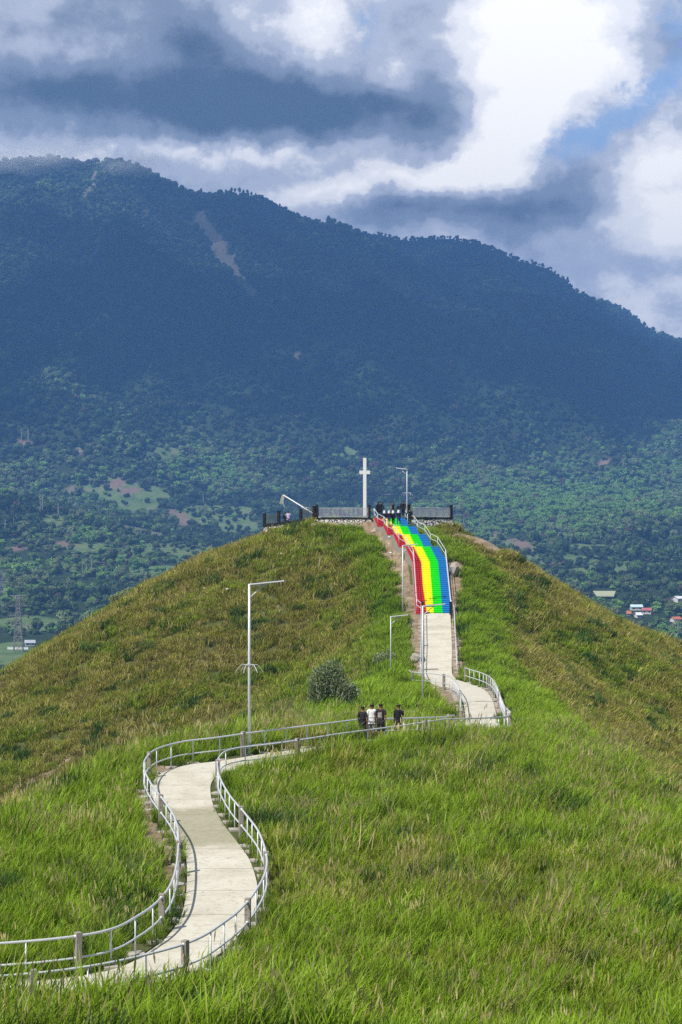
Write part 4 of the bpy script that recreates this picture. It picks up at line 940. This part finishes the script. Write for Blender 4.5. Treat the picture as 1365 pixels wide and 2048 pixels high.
o = MB().box((0, 0, .8), (15, .3, 1.8)).box((0, 0, 1.74), (15.3, .5, .12)).build('compound_wall', M['white']); o.location = (x, 1440, g); tag(o, 'long low white wall behind the foot of the lattice tower', 'wall'); HOUSE_CLEAR.append((x, 1430, 12))
x = at(1212, 1194, 1750).x; g = zg(x, 1750)
o = MB().add([(-9, -9, -.6), (6, -9, -.6), (10, 8, 3.2), (-10, 8, 3.2), (-9, -9, .2), (6, -9, .2), (10, 8, 4.0), (-10, 8, 4.0)], [(3, 2, 1, 0), (4, 5, 6, 7), (0, 1, 5, 4), (1, 2, 6, 5), (2, 3, 7, 6), (3, 0, 4, 7)]).build('paved_slope', basic('pale_olive_slope', (0.36, 0.38, 0.24), 0.9, var=.25, scale=.2, coord='Position'))
o.location = (x, 1750, g + 1); tag(o, 'pale four-sided paved slope above the houses at right', 'paved slope'); HOUSE_CLEAR += [(x, 1745, 14), (x, 1720, 12)]
# lattice tower
tb = Vector((at(37, 1300, 1420).x, 1420, 0)); tb.z = zg(tb.x, 1420)
py_ = empty('pylon', tb, 'tall steel lattice power pylon at the left edge', 'pylon'); HT = at(37, 1191, 1420).z - tb.z
def wd(z): return np.interp(z, [0, HT * .72, HT], [3.3, 1.45, 1.3])
mb = MB()
lv = [0, .14, .27, .39, .5, .6, .69, .77, .84, .90, .95, 1.0]
for sx in (-1, 1):
    for sy in (-1, 1): mb.tube([(sx * wd(HT * t), sy * wd(HT * t), HT * t) for t in lv], .22, 4)
for a, b in zip(lv[:-1], lv[1:]):
    wa, wb, za, zb = wd(HT * a), wd(HT * b), HT * a, HT * b
    for q in ((1, 0), (-1, 0), (0, 1), (0, -1)):
        P_ = lambda s, w, z: ((q[0] * w if q[0] else s * w), (q[1] * w if q[1] else s * w), z)
        mb.tube([P_(-1, wa, za), P_(1, wb, zb)], .13, 4).tube([P_(1, wa, za), P_(-1, wb, zb)], .13, 4).tube([P_(-1, wb, zb), P_(1, wb, zb)], .13, 4)
mb.build('lattice_body', M['pylon'], py_)
for t, w in ((.995, 5.8), (.815, 6.9), (.64, 7.1), (.47, 7.0)):
    z = HT * t
    for s in (-1, 1):
        a = wd(z); m2 = MB()
        for sy in (-1, 1): m2.tube([(s * a, sy * a, z), (s * w, 0, z + (.3 if t > .9 else -.2))], .15, 4).tube([(s * a, sy * a, z - 2.2 if t > .9 else z + 1.9), (s * w, 0, z + (.3 if t > .9 else -.2))], .13, 4)
        o = m2.build('crossarm', M['pylon'], py_)
        if t < .9: MB().tube([(s * w, 0, z - .2), (s * w, 0, z - .5), (s * w, 0, z - 1.6)], [.3, .55, .4], 6).build('insulator', M['insul'], o)

# single trees one can tell apart: on the crest and bare pale trunks on the lower slopes
def tree(px, d, hgt, kind, label, group, slim=1.0, base_py=None, seed=0):
    x = (px - CX) / F * d; g = zg(x, d); root = empty('tree', (x, d, g - 1), label, 'tree', group); rg = random.Random(seed)
    MB().tube([(0, 0, 0), (rg.uniform(-.4, .4), 0, hgt * .5), (rg.uniform(-.6, .6), 0, hgt * .85)], [.7, .5, .25], 6).build('trunk', M['bark'], root)
    me = crown(seed, 200, hgt * .22 * slim, hgt * .55, hgt * .09, kind, 4, hgt * .45); o = bpy.data.objects.new('crown', me); SC.collection.objects.link(o); o.parent = root
SKY_LAB = {402: 'tall tree on the crest, alone left of the clump of skyline trees', 640: 'low tree on the crest just left of the tallest spiky one', 657: 'tallest spiky tree on the crest, above the middle of the photo',
           683: 'bushy crest tree just right of the tallest spiky one', 560: 'small crest tree halfway between the skyline clump and the tallest one', 1024: 'left of the three trees on the farther right-hand crest',
           1065: 'middle of the three trees on the farther right-hand crest', 1136: 'right of the three trees on the farther right-hand crest, on the steep drop'}
for k_, px_ in enumerate((452, 463, 470, 479, 487, 495, 503, 512, 525)): SKY_LAB[px_] = 'tree %s in the clump on the mountain crest' % ('leftmost', 'second from left', 'third from left', 'fourth from left', 'in the middle', 'fourth from right', 'third from right', 'second from right', 'rightmost')[k_]
for i, (px, d, h) in enumerate([(402, 5160, 20), (452, 5230, 20), (463, 5240, 24), (470, 5245, 21), (479, 5250, 26), (487, 5255, 22), (495, 5255, 24), (503, 5260, 20), (512, 5265, 18), (525, 5270, 19), (657, 5275, 32), (683, 5255, 20), (640, 5285, 18), (560, 5290, 16), (1136, 5990, 22), (1024, 5990, 18), (1065, 5990, 20)]):
    dd = np.interp(px, D1[:, 0], D1[:, 1]) - 8 if px < 800 else d
    tree(px, dd, h, 'f0', SKY_LAB[px], 'trees on the mountain skyline', .8, seed=500 + i)
def bare(px, py, hpx, i, lab):
    q = hit(px, py, 1200, 7000)
    if not q: return
    h = hpx / F * q.y; root = empty('dead_tree', q - Vector((0, 0, 1)), lab, 'dead tree', 'bare pale trunks on the lower slopes'); rg = random.Random(i)
    MB().tube([(0, 0, 0), (rg.uniform(-.4, .4), 0, h * .5), (rg.uniform(-.8, .8), 0, h)], [h * .035, h * .028, h * .012], 6).build('trunk', M['palebark'], root)
    m2 = MB()
    for k in range(4):
        z = h * rg.uniform(.6, .95); a = rg.random() * 6.28; m2.tube([(0, 0, z), (math.cos(a) * h * .12, math.sin(a) * h * .12, z + h * .1)], [h * .012, h * .004], 4)
    m2.build('branch', M['palebark'], root)
for i, (px, py, h, lab) in enumerate([(56, 888, 30, 'bare pale trunk beside the reddish clearing high on the left'), (43, 885, 26, 'shorter bare trunk left of the one at the high reddish clearing'), (80, 1028, 26, 'left trunk of the two standing close together in the dark left woods'), (85, 1020, 30, 'right, taller trunk of the two close together in the dark left woods'),
        (117, 1035, 30, 'lone bare trunk right of the pair in the dark left woods'), (10, 1065, 28, 'bare trunk at the very left edge below the dark woods'), (27, 1060, 26, 'bare trunk second from the left edge below the dark woods'), (180, 972, 16, 'short white trunk at the left tip of the green meadow'), (263, 996, 18, 'white trunk on the reddish clearing in the green meadow'),
        (407, 1006, 20, 'bright white trunk alone between the meadow and the terrace'), (183, 1145, 30, 'tall bare trunk on the low slope above the left flank of the hill'), (165, 1145, 22, 'shorter bare trunk just left of the tall one on the low slope'), (460, 940, 24, 'pale trunk high in the woods above the left terrace'),
        (1299, 812, 16, 'white trunk near the right edge high on the slope'), (928, 1055, 24, 'pale trunk just right of the terrace stone wall'), (960, 1060, 20, 'pale trunk a little farther right of the terrace than its neighbour')]): bare(px, py, h, i, lab)
forest()

# ------------------------------------------------------------------ people
PEND = []
def skin_obj(name, verts, edges, radii, mat, parent, sub=2, roots=(0,)):
    me = bpy.data.meshes.new(name); me.from_pydata([tuple(v) for v in verts], edges, []); me.update()
    o = bpy.data.objects.new(name, me); SC.collection.objects.link(o); o.parent = parent
    o.modifiers.new('skin', 'SKIN'); sk = me.skin_vertices[0].data if me.skin_vertices else None
    if sk is None:
        bm = bmesh.new(); bm.from_mesh(me); bm.verts.layers.skin.verify(); bm.to_mesh(me); bm.free(); sk = me.skin_vertices[0].data
    for i, r in enumerate(radii): sk[i].radius = (r if isinstance(r, tuple) else (r, r)); sk[i].use_root = i in roots
    s = o.modifiers.new('sub', 'SUBSURF'); s.levels = s.render_levels = sub
    PEND.append((o, mat)); return o
def person(base, rz, h, label, group, top, bottom, legs=(.12, -.14), arms=None, shorts=False, long_sleeve=False, hat=None, fingers=False, shoes='darkshoe', seat=False, turn=0, bend=0, slim=1.0, lean=0.0):
    """facing +Y before rz; legs = forward offsets of the two feet"""
    root = empty('person', base, label, 'person', group, rz); k = h * 1.04 / 1.70
    P = {}
    P['pel'] = (0, 0, .94); P['wai'] = (0, .01 + lean * .3, 1.06); P['che'] = (0, .0 + lean * .7, 1.25); P['nk0'] = (0, -.01 + lean, 1.41); P['nk1'] = (0, .005 + lean * 1.1, 1.485); P['hd0'] = (0, .012 + lean * 1.15, 1.555); P['hd1'] = (0, .012 + lean * 1.2, 1.62); P['hd2'] = (0, .005 + lean * 1.2, 1.682)
    for s, n in ((-1, 'L'), (1, 'R')):
        P['sh' + n] = (s * .175 * slim, -.01 + lean * .9, 1.375)
        sw = legs[0] if s < 0 else legs[1]; P['hi' + n] = (s * .088, 0, .88)
        if seat:
            P['kn' + n] = (s * .12, .42, .90); P['an' + n] = (s * .12, .45, .48); P['to' + n] = (s * .12, .6, .44)
        else:
            lift = .05 if sw < 0 else 0
            P['kn' + n] = (s * .095, sw * .55 + .05, .49); P['an' + n] = (s * .09, sw, .09 + lift); P['to' + n] = (s * .10, sw + .15, .04 + lift * .3)
        a = (arms or {}).get(n, 'down'); sg = -1 if s < 0 else 1
        if a == 'down': P['el' + n] = (s * .235 * slim, -.03 - sw * .35 + lean * .5, 1.11); P['wr' + n] = (s * .25 * slim, .05 - sw * .8, .875); P['ha' + n] = (s * .245 * slim, .09 - sw * .9, .80)
        elif a == 'up': P['el' + n] = (s * .26, .10, 1.16); P['wr' + n] = (s * .15, .22, 1.38); P['ha' + n] = (s * .10, .22, 1.46)
        elif a == 'front': P['el' + n] = (s * .25, .03, 1.12); P['wr' + n] = (s * .12, .24, 1.10); P['ha' + n] = (s * .05, .28, 1.12)
        elif a == 'side': P['el' + n] = (s * .33, -.02, 1.15); P['wr' + n] = (s * .30, .08, .93); P['ha' + n] = (s * .27, .10, .86)
    P = {a: Vector(b) * k for a, b in P.items()}
    def mk(name, seq, rad, edges, mat, roots=(0,), sub=2, extra=None):
        v = [P[q] for q in seq]; ix = {q: i for i, q in enumerate(seq)}; e = [(ix[a], ix[b]) for a, b in edges]; rd = [tuple(k * c for c in rad[q]) if isinstance(rad[q], tuple) else rad[q] * k for q in seq]; rt = [ix[q] if isinstance(q, str) else q for q in roots]
        if extra:
            for ch, rr in extra:
                b = len(v); v += ch; rd += rr; e += [(b + i, b + i + 1) for i in range(len(ch) - 1)]; rt.append(b)
        return skin_obj(name, v, e, rd, M[mat], root, sub, rt)
    ext = []
    if fingers:
        for s, n in ((-1, 'L'), (1, 'R')):
            w, hh = P['wr' + n], P['ha' + n]; d = (hh - w).normalized(); side = Vector((0, 1, 0)) if abs(d.y) < .8 else Vector((0, 0, 1)); side = (side - d * side.dot(d)).normalized(); curl = Vector((-s, 0, 0))
            for j, ln in enumerate((.070, .080, .074, .058)):
                b0 = hh + side * (.026 - .018 * j) * k - d * .01 * k
                ext.append(([b0, b0 + d * ln * .45 * k, b0 + (d * ln * .8 + curl * .018) * k, b0 + (d * ln * .95 + curl * .038) * k], [.0095 * k, .009 * k, .0085 * k, .007 * k]))
            b0 = w + d * .03 * k + side * .02 * k; ext.append(([b0, b0 + (d * .03 + side * .035) * k, b0 + (d * .065 + side * .045 + curl * .01) * k], [.012 * k, .011 * k, .009 * k]))
    seq = ['pel', 'wai', 'che', 'nk0', 'nk1', 'hd0', 'hd1', 'hd2']; ed = [('pel', 'wai'), ('wai', 'che'), ('che', 'nk0'), ('nk0', 'nk1'), ('nk1', 'hd0'), ('hd0', 'hd1'), ('hd1', 'hd2')]
    rd = dict(pel=(.13, .10), wai=(.12, .09), che=(.14, .10), nk0=(.085, .075), nk1=.052, hd0=(.086, .098), hd1=(.100, .116), hd2=(.078, .088))
    for n in 'LR':
        seq += ['sh' + n, 'el' + n, 'wr' + n, 'ha' + n, 'hi' + n, 'kn' + n, 'an' + n, 'to' + n]
        ed += [('nk0', 'sh' + n), ('sh' + n, 'el' + n), ('el' + n, 'wr' + n), ('wr' + n, 'ha' + n), ('pel', 'hi' + n), ('hi' + n, 'kn' + n), ('kn' + n, 'an' + n), ('an' + n, 'to' + n)]
        rd.update({'sh' + n: .055, 'el' + n: .040, 'wr' + n: .027, 'ha' + n: (.020, .036), 'hi' + n: .088, 'kn' + n: .055, 'an' + n: .037, 'to' + n: (.04, .028)})
    mk('body', seq, rd, ed, 'skin', extra=ext)
    # shirt or jacket over the trunk and arms
    seq = ['pel', 'wai', 'che', 'nk0']; ed = [('pel', 'wai'), ('wai', 'che'), ('che', 'nk0')]; rd = dict(pel=(.165, .135), wai=(.150, .125), che=(.170, .135), nk0=(.10, .09))
    for n in 'LR':
        if long_sleeve: P['cf' + n] = P['wr' + n].copy()
        else: P['cf' + n] = P['sh' + n].lerp(P['el' + n], .8)
        if long_sleeve: seq += ['sh' + n, 'el' + n, 'cf' + n]; ed += [('nk0', 'sh' + n), ('sh' + n, 'el' + n), ('el' + n, 'cf' + n)]
        else: seq += ['sh' + n, 'cf' + n]; ed += [('nk0', 'sh' + n), ('sh' + n, 'cf' + n)]
        rd.update({'sh' + n: .080, 'el' + n: .062, 'cf' + n: .044 if long_sleeve else .066})
    P['hem'] = P['pel'] - Vector((0, 0, .06 * k)); seq.append('hem'); ed.append(('pel', 'hem')); rd['hem'] = (.165, .135)
    mk('jacket' if long_sleeve else 'shirt', seq, rd, ed, top)
    seq = ['pel']; ed = []; rd = dict(pel=(.150, .125))
    for n in 'LR':
        P['cu' + n] = P['kn' + n].lerp(P['an' + n], .12) if shorts else P['kn' + n].lerp(P['an' + n], .86)
        seq += ['hi' + n, 'kn' + n, 'cu' + n]; ed += [('pel', 'hi' + n), ('hi' + n, 'kn' + n), ('kn' + n, 'cu' + n)]; rd.update({'hi' + n: .105, 'kn' + n: .082 if shorts else .070, 'cu' + n: .085 if shorts else .055})
    mk('shorts' if shorts else 'trousers', seq, rd, ed, bottom)
    for n in 'LR':
        a, t = P['an' + n], P['to' + n]; skin_obj('shoe', [a + Vector((0, -.05, -.045)) * k, a + Vector((0, .03, -.03)) * k, t + Vector((0, .02, 0)) * k], [(0, 1), (1, 2)], [(.042 * k, .04 * k), (.045 * k, .045 * k), (.042 * k, .028 * k)], M[shoes], root, 1)
    hc = P['hd1']
    if hat == 'hijab':
        skin_obj('headscarf', [P['hd2'] + Vector((0, -.01, .01)), hc + Vector((0, -.02, -.01)), P['hd0'] + Vector((0, -.03, -.03)), P['nk0'] + Vector((0, -.03, .03)), P['nk0'] + Vector((0, -.05, -.08))], [(0, 1), (1, 2), (2, 3), (3, 4)], [(.105 * k, .115 * k), (.13 * k, .14 * k), (.125 * k, .13 * k), (.15 * k, .13 * k), (.17 * k, .08 * k)], M['whitecloth'], root, 2)
    else:
        skin_obj('hair', [hc + Vector((0, -.035, -.05)) * k, hc + Vector((0, -.03, .01)) * k, P['hd2'] + Vector((0, -.012, .004)) * k], [(0, 1), (1, 2)], [(.084 * k, .075 * k), (.114 * k, .112 * k), (.098 * k, .104 * k)], M['hair'], root, 2)
    if hat == 'cap':
        skin_obj('cap', [hc + Vector((0, -.01, .035)) * k, P['hd2'] + Vector((0, -.005, .022)) * k], [(0, 1)], [(.124 * k, .140 * k), (.102 * k, .112 * k)], M['cap'], root, 2)
        MB().box(hc + Vector((0, .15, .03)) * k, (.15 * k, .11 * k, .014), (R(-10), 0, 0), 1).build('visor', M['cap'], root, bevel=.005)
    for c in (-1, 1): MB().rock(hc + Vector((c * .03, .086, -.012)) * k, (.011, .008, .008), 1, 1, 0).build('eye', M['hair'], root)
    MB().rock(hc + Vector((0, .096, -.04)) * k, (.013, .02, .02), 1, 1, 0).build('nose', M['skin'], root)
    MB().rock(hc + Vector((0, .085, -.075)) * k, (.022, .008, .006), 1, 1, 0).build('mouth', M['browncloth'], root)
    for c in (-1, 1): MB().rock(hc + Vector((c * .083, -.002, -.03)) * k, (.010, .022, .030), 1, 1, 0).build('ear', M['skin'], root)
    return root
def mat_print(name, base, ink, x0, x1, z0, z1, amt):
    m, T = new_mat(name); p = T.n('ShaderNodeTexCoord').outputs['Object']; sp = T.n('ShaderNodeSeparateXYZ', i_0=p)
    box = T.m('MULTIPLY', T.m('MULTIPLY', T.m('GREATER_THAN', sp.outputs[0], x0), T.m('LESS_THAN', sp.outputs[0], x1)), T.m('MULTIPLY', T.m('GREATER_THAN', sp.outputs[2], z0), T.m('LESS_THAN', sp.outputs[2], z1)))
    box = T.m('MULTIPLY', box, T.m('LESS_THAN', sp.outputs[1], -0.02))
    row = T.m('GREATER_THAN', T.m('FRACT', T.m('MULTIPLY', sp.outputs[2], 11.0)), .22)
    n = T.m('GREATER_THAN', T.noise(T.vm('MULTIPLY', p, (1.6, 0.2, 1.0)), 30.0, 2, .5), amt)
    c = T.mix(T.m('MULTIPLY', T.m('MULTIPLY', box, row), n), base + (1,), ink + (1,))
    b = T.n('ShaderNodeBsdfPrincipled'); T.put(b.inputs['Base Color'], c); b.inputs['Roughness'].default_value = .9
    return finish(m, T, b.outputs[0])
M['printed_brown'] = mat_print('printed_brown_cloth', (0.030, 0.017, 0.016), (0.42, 0.40, 0.38), -.13, .07, 1.08, 1.36, .44)
M['printed_white'] = mat_print('printed_white_cloth', (0.76, 0.76, 0.78), (0.30, 0.28, 0.18), -.05, .06, 1.12, 1.36, .58)
WG = 'four walkers on the path'
def on_path(px, d): x = (px - CX) / F * d; return (x, d, float(HP(d)) + .05)
person(on_path(726, 93.0), R(-25), 1.62, 'walker in a black T-shirt, leftmost of the four on the path', WG, 'charcoal', 'charcoal', (-.12, .10), fingers=True)
person(on_path(744.5, 93.8), R(-12), 1.64, 'walker in a white T-shirt and grey shorts, seen from behind', WG, 'printed_white', 'greycloth', (.10, -.14), shorts=True, fingers=True)
person(on_path(762, 93.4), R(-8), 1.70, 'walker in a dark brown T-shirt with a white print on the back', WG, 'printed_brown', 'charcoal', (-.12, .13), shorts=True, fingers=True)
person(on_path(796, 94.6), R(-38), 1.60, 'walker in a cap and black jacket raising one hand to the face', WG, 'blackcloth', 'charcoal', (-.16, .12), arms={'R': 'up'}, shorts=True, long_sleeve=True, hat='cap', fingers=True, lean=.05)
TG = 'people gathered at the top of the stairs'
def on_top(px, d, z=PT - .06): return ((px - CX) / F * d, d, z)
person(on_top(761.5, 205.4), R(-20), 1.70, 'tall person in black standing at the red corner of the stair top', TG, 'blackcloth', 'blackcloth', (.05, -.05), long_sleeve=True, arms={'R': 'side'})
person(on_top(757.5, 206.2), R(10), 1.64, 'person in black half hidden behind the tall one at the red corner', TG, 'blackcloth', 'blackcloth', (.05, -.05), long_sleeve=True)
person(on_top(786.8, 206.5), R(70), 1.66, 'person in a black T-shirt and khaki shorts behind the girls in white scarves', TG, 'blackcloth', 'khaki', (.08, -.08), shorts=True, arms={'L': 'front'})
girls = [(769.5, 200.2, 'girl in a white headscarf farthest left of the four, by the handrail', 1.50), (778.6, 198.9, 'girl in a white headscarf and purple trousers, second from the left', 1.50), (787.0, 199.2, 'girl in a white headscarf third from the left, in dark purple trousers', 1.50), (797.8, 198.4, 'girl in a white headscarf farthest right, striding up in purple trousers', 1.56)]
for i, (px, d, lab, hh) in enumerate(girls): person(on_top(px, d, stair_z(d) + .0), R((-10, 5, -15, -20)[i]), hh, lab, TG, 'navy', 'purple' if i != 2 else 'navy', ((.08, -.06), (-.08, .08), (.06, -.1), (-.2, .16))[i], long_sleeve=True, hat='hijab', shoes='shoe', slim=.9)
person(on_top(806.5, 202.1, stair_z(202.1)), R(-25), 1.68, 'person in black climbing the blue stripe near the stair top', TG, 'blackcloth', 'blackcloth', (.18, -.14), long_sleeve=True, arms={'R': 'side'})
person(on_top(820.0, 199.3, stair_z(199.3)), R(-5), 1.66, 'person in black standing lowest of all on the blue stripe', TG, 'blackcloth', 'blackcloth', (.07, -.06), long_sleeve=True, arms={'L': 'side'})
person(on_top(577.0, 208.2, -.28), R(15), 1.66, 'person in a lilac shirt sitting on the dark terrace edge at left', 'pair sitting at the left end of the terrace', 'lilac', 'charcoal', seat=True, arms={'L': 'front', 'R': 'front'})
person(on_top(570.6, 208.5, -.34), R(-20), 1.60, 'person in black sitting close beside the lilac shirt', 'pair sitting at the left end of the terrace', 'blackcloth', 'charcoal', seat=True, arms={'L': 'front', 'R': 'front'}, long_sleeve=True)
bpy.context.view_layer.update()
dg = bpy.context.evaluated_depsgraph_get()
for o, mat in PEND:
    me = bpy.data.meshes.new_from_object(o.evaluated_get(dg), preserve_all_data_layers=False, depsgraph=dg)
    o.modifiers.clear(); o.data = me; me.materials.clear(); me.materials.append(mat); me.polygons.foreach_set('use_smooth', [True] * len(me.polygons))

# ------------------------------------------------------------------ smoke and haze
def volume_mat(name, col, dens, noise=None, aniso=0.0):
    m, T = new_mat(name); v = T.n('ShaderNodeVolumePrincipled'); v.inputs['Color'].default_value = col + (1,); v.inputs['Density'].default_value = dens; v.inputs['Anisotropy'].default_value = aniso
    if noise:
        p = T.n('ShaderNodeTexCoord').outputs['Object']; T.put(v.inputs['Density'], T.m('MULTIPLY', T.sm(T.noise(p, noise, 3, .6), .42, .66), dens))
    out = T.n('ShaderNodeOutputMaterial'); T.t.links.new(v.outputs[0], out.inputs['Volume']); return m
p = at(18, 1240, 1480); q = at(-4, 1165, 1500)
o = MB().tube([Vector((0, 0, 0)), (q - p) * .35 + Vector((-1, 0, 0)), (q - p) * .7, q - p, (q - p) * 1.3], [1.0, 3.0, 5.0, 7.0, 8], 10).build('smoke', volume_mat('smoke_volume', (0.85, 0.9, 1.0), .03, .22), fixn=True); o.location = p
tag(o, 'thin blue smoke drifting up at the left edge', 'smoke', kind='stuff')
def mist_mat():
    m, T = new_mat('mist_volume'); v = T.n('ShaderNodeVolumePrincipled'); v.inputs['Color'].default_value = (1, 1, 1, 1)
    p = T.n('ShaderNodeTexCoord').outputs['Object']; r = T.vm('LENGTH', p, out=1)
    f = T.m('MULTIPLY', T.m('SUBTRACT', 1.0, T.sm(r, .15, .98)), T.sm(T.noise(T.vm('MULTIPLY', p, (1, 1, .5)), 2.6, 4, .6), .36, .62))
    T.put(v.inputs['Density'], T.m('MULTIPLY', f, .009)); out = T.n('ShaderNodeOutputMaterial'); T.t.links.new(v.outputs[0], out.inputs['Volume']); return m
MISTM = mist_mat()
for (mx, my, rx, rz, lab) in ((10, 318, 170, 42, 'cloud wisp lying on the far left end of the mountain crest'), (130, 300, 130, 36, 'cloud wisp just above the highest part of the crest'), (262, 326, 95, 36, 'white cloud wisp crossing the crest right of the landslip')):
    c = at(mx, my, 4850); o = MB().rock((0, 0, 0), (1, 1, 1), 3, 3, 0).build('mist', MISTM, fixn=True); o.location = c; o.scale = (rx / F * 4850, 110, rz / F * 4850); tag(o, lab, 'mist', kind='stuff')
xs = [v for v in (min(XS), max(XS))]
hz = MB().box((0, (YS[0] + YS[-1]) / 2, 440), (XS[-1] - XS[0] + 60, YS[-1] - YS[0] + 60, 1160)).build('haze', volume_mat('haze_volume', (0.20, 0.46, 1.0), HAZE)); tag(hz, kind='stuff')
hz['label'] = 'blue air haze fading the mountain'; hz['category'] = 'haze'

# ------------------------------------------------------------------ unseen cloud mesh added above the frame to put shade on the mountain
def shade_clouds():
    m, T = new_mat('shade_cloud'); b = T.n('ShaderNodeBsdfDiffuse'); b.inputs[0].default_value = (.9, .9, .92, 1)
    tr_ = T.n('ShaderNodeBsdfTransparent'); x_ = T.n('ShaderNodeMixShader', i_0=.68); T.t.links.new(b.outputs[0], x_.inputs[1]); T.t.links.new(tr_.outputs[0], x_.inputs[2]); finish(m, T, x_.outputs[0])
    sh = Vector((sd.x, sd.y, 0)) / sd.z; rg = random.Random(4); mb = MB(); H = 1950
    # each entry: where the shade falls (x, y, ground height) and the size of the mass above it
    for (x, y, z, rx, ry) in [(-170, 4800, 750, 330, 560), (250, 4900, 600, 500, 700), (650, 5000, 500, 560, 800), (1150, 5000, 350, 500, 900), (-800, 4200, 500, 480, 330), (-250, 4300, 450, 420, 300), (350, 4350, 350, 420, 300),
                              (760, 4650, 300, 330, 330), (1500, 4900, 200, 500, 500), (-1450, 4900, 500, 380, 800), (300, 5900, 700, 900, 600), (1000, 6000, 700, 900, 700)]:
        c = Vector((x, y, z)) + sh * (H - z)
        mb.rock((c.x, c.y, H + 90), (rx, ry, 150), rg.randint(0, 999), 4, .30)
    # small added pieces that dapple the near edge of the shade, thinning out
    for k in range(1150):
        x = rg.uniform(-950, 1000); t = rg.random(); lo = float(np.interp(x, [-700, -350, 0, 420, 600, 900], [2950, 3300, 3320, 3480, 3800, 3900])); y = lo + 900 * t
        if rg.random() > .10 + 1.2 * t: continue
        c = Vector((x, y, 110 + .45 * (y - 3200))) + sh * (H - 250); r = rg.uniform(24, 60 + 60 * t)
        mb.rock((c.x, c.y, H + 60 + rg.uniform(-40, 40)), (r * rg.uniform(.8, 2), r, r * .5), k, 2, .5)
    o = mb.build('cloud', m, smooth=True); tag(o, kind='structure')  # out of view, shaped only by where its shade should fall
shade_clouds()
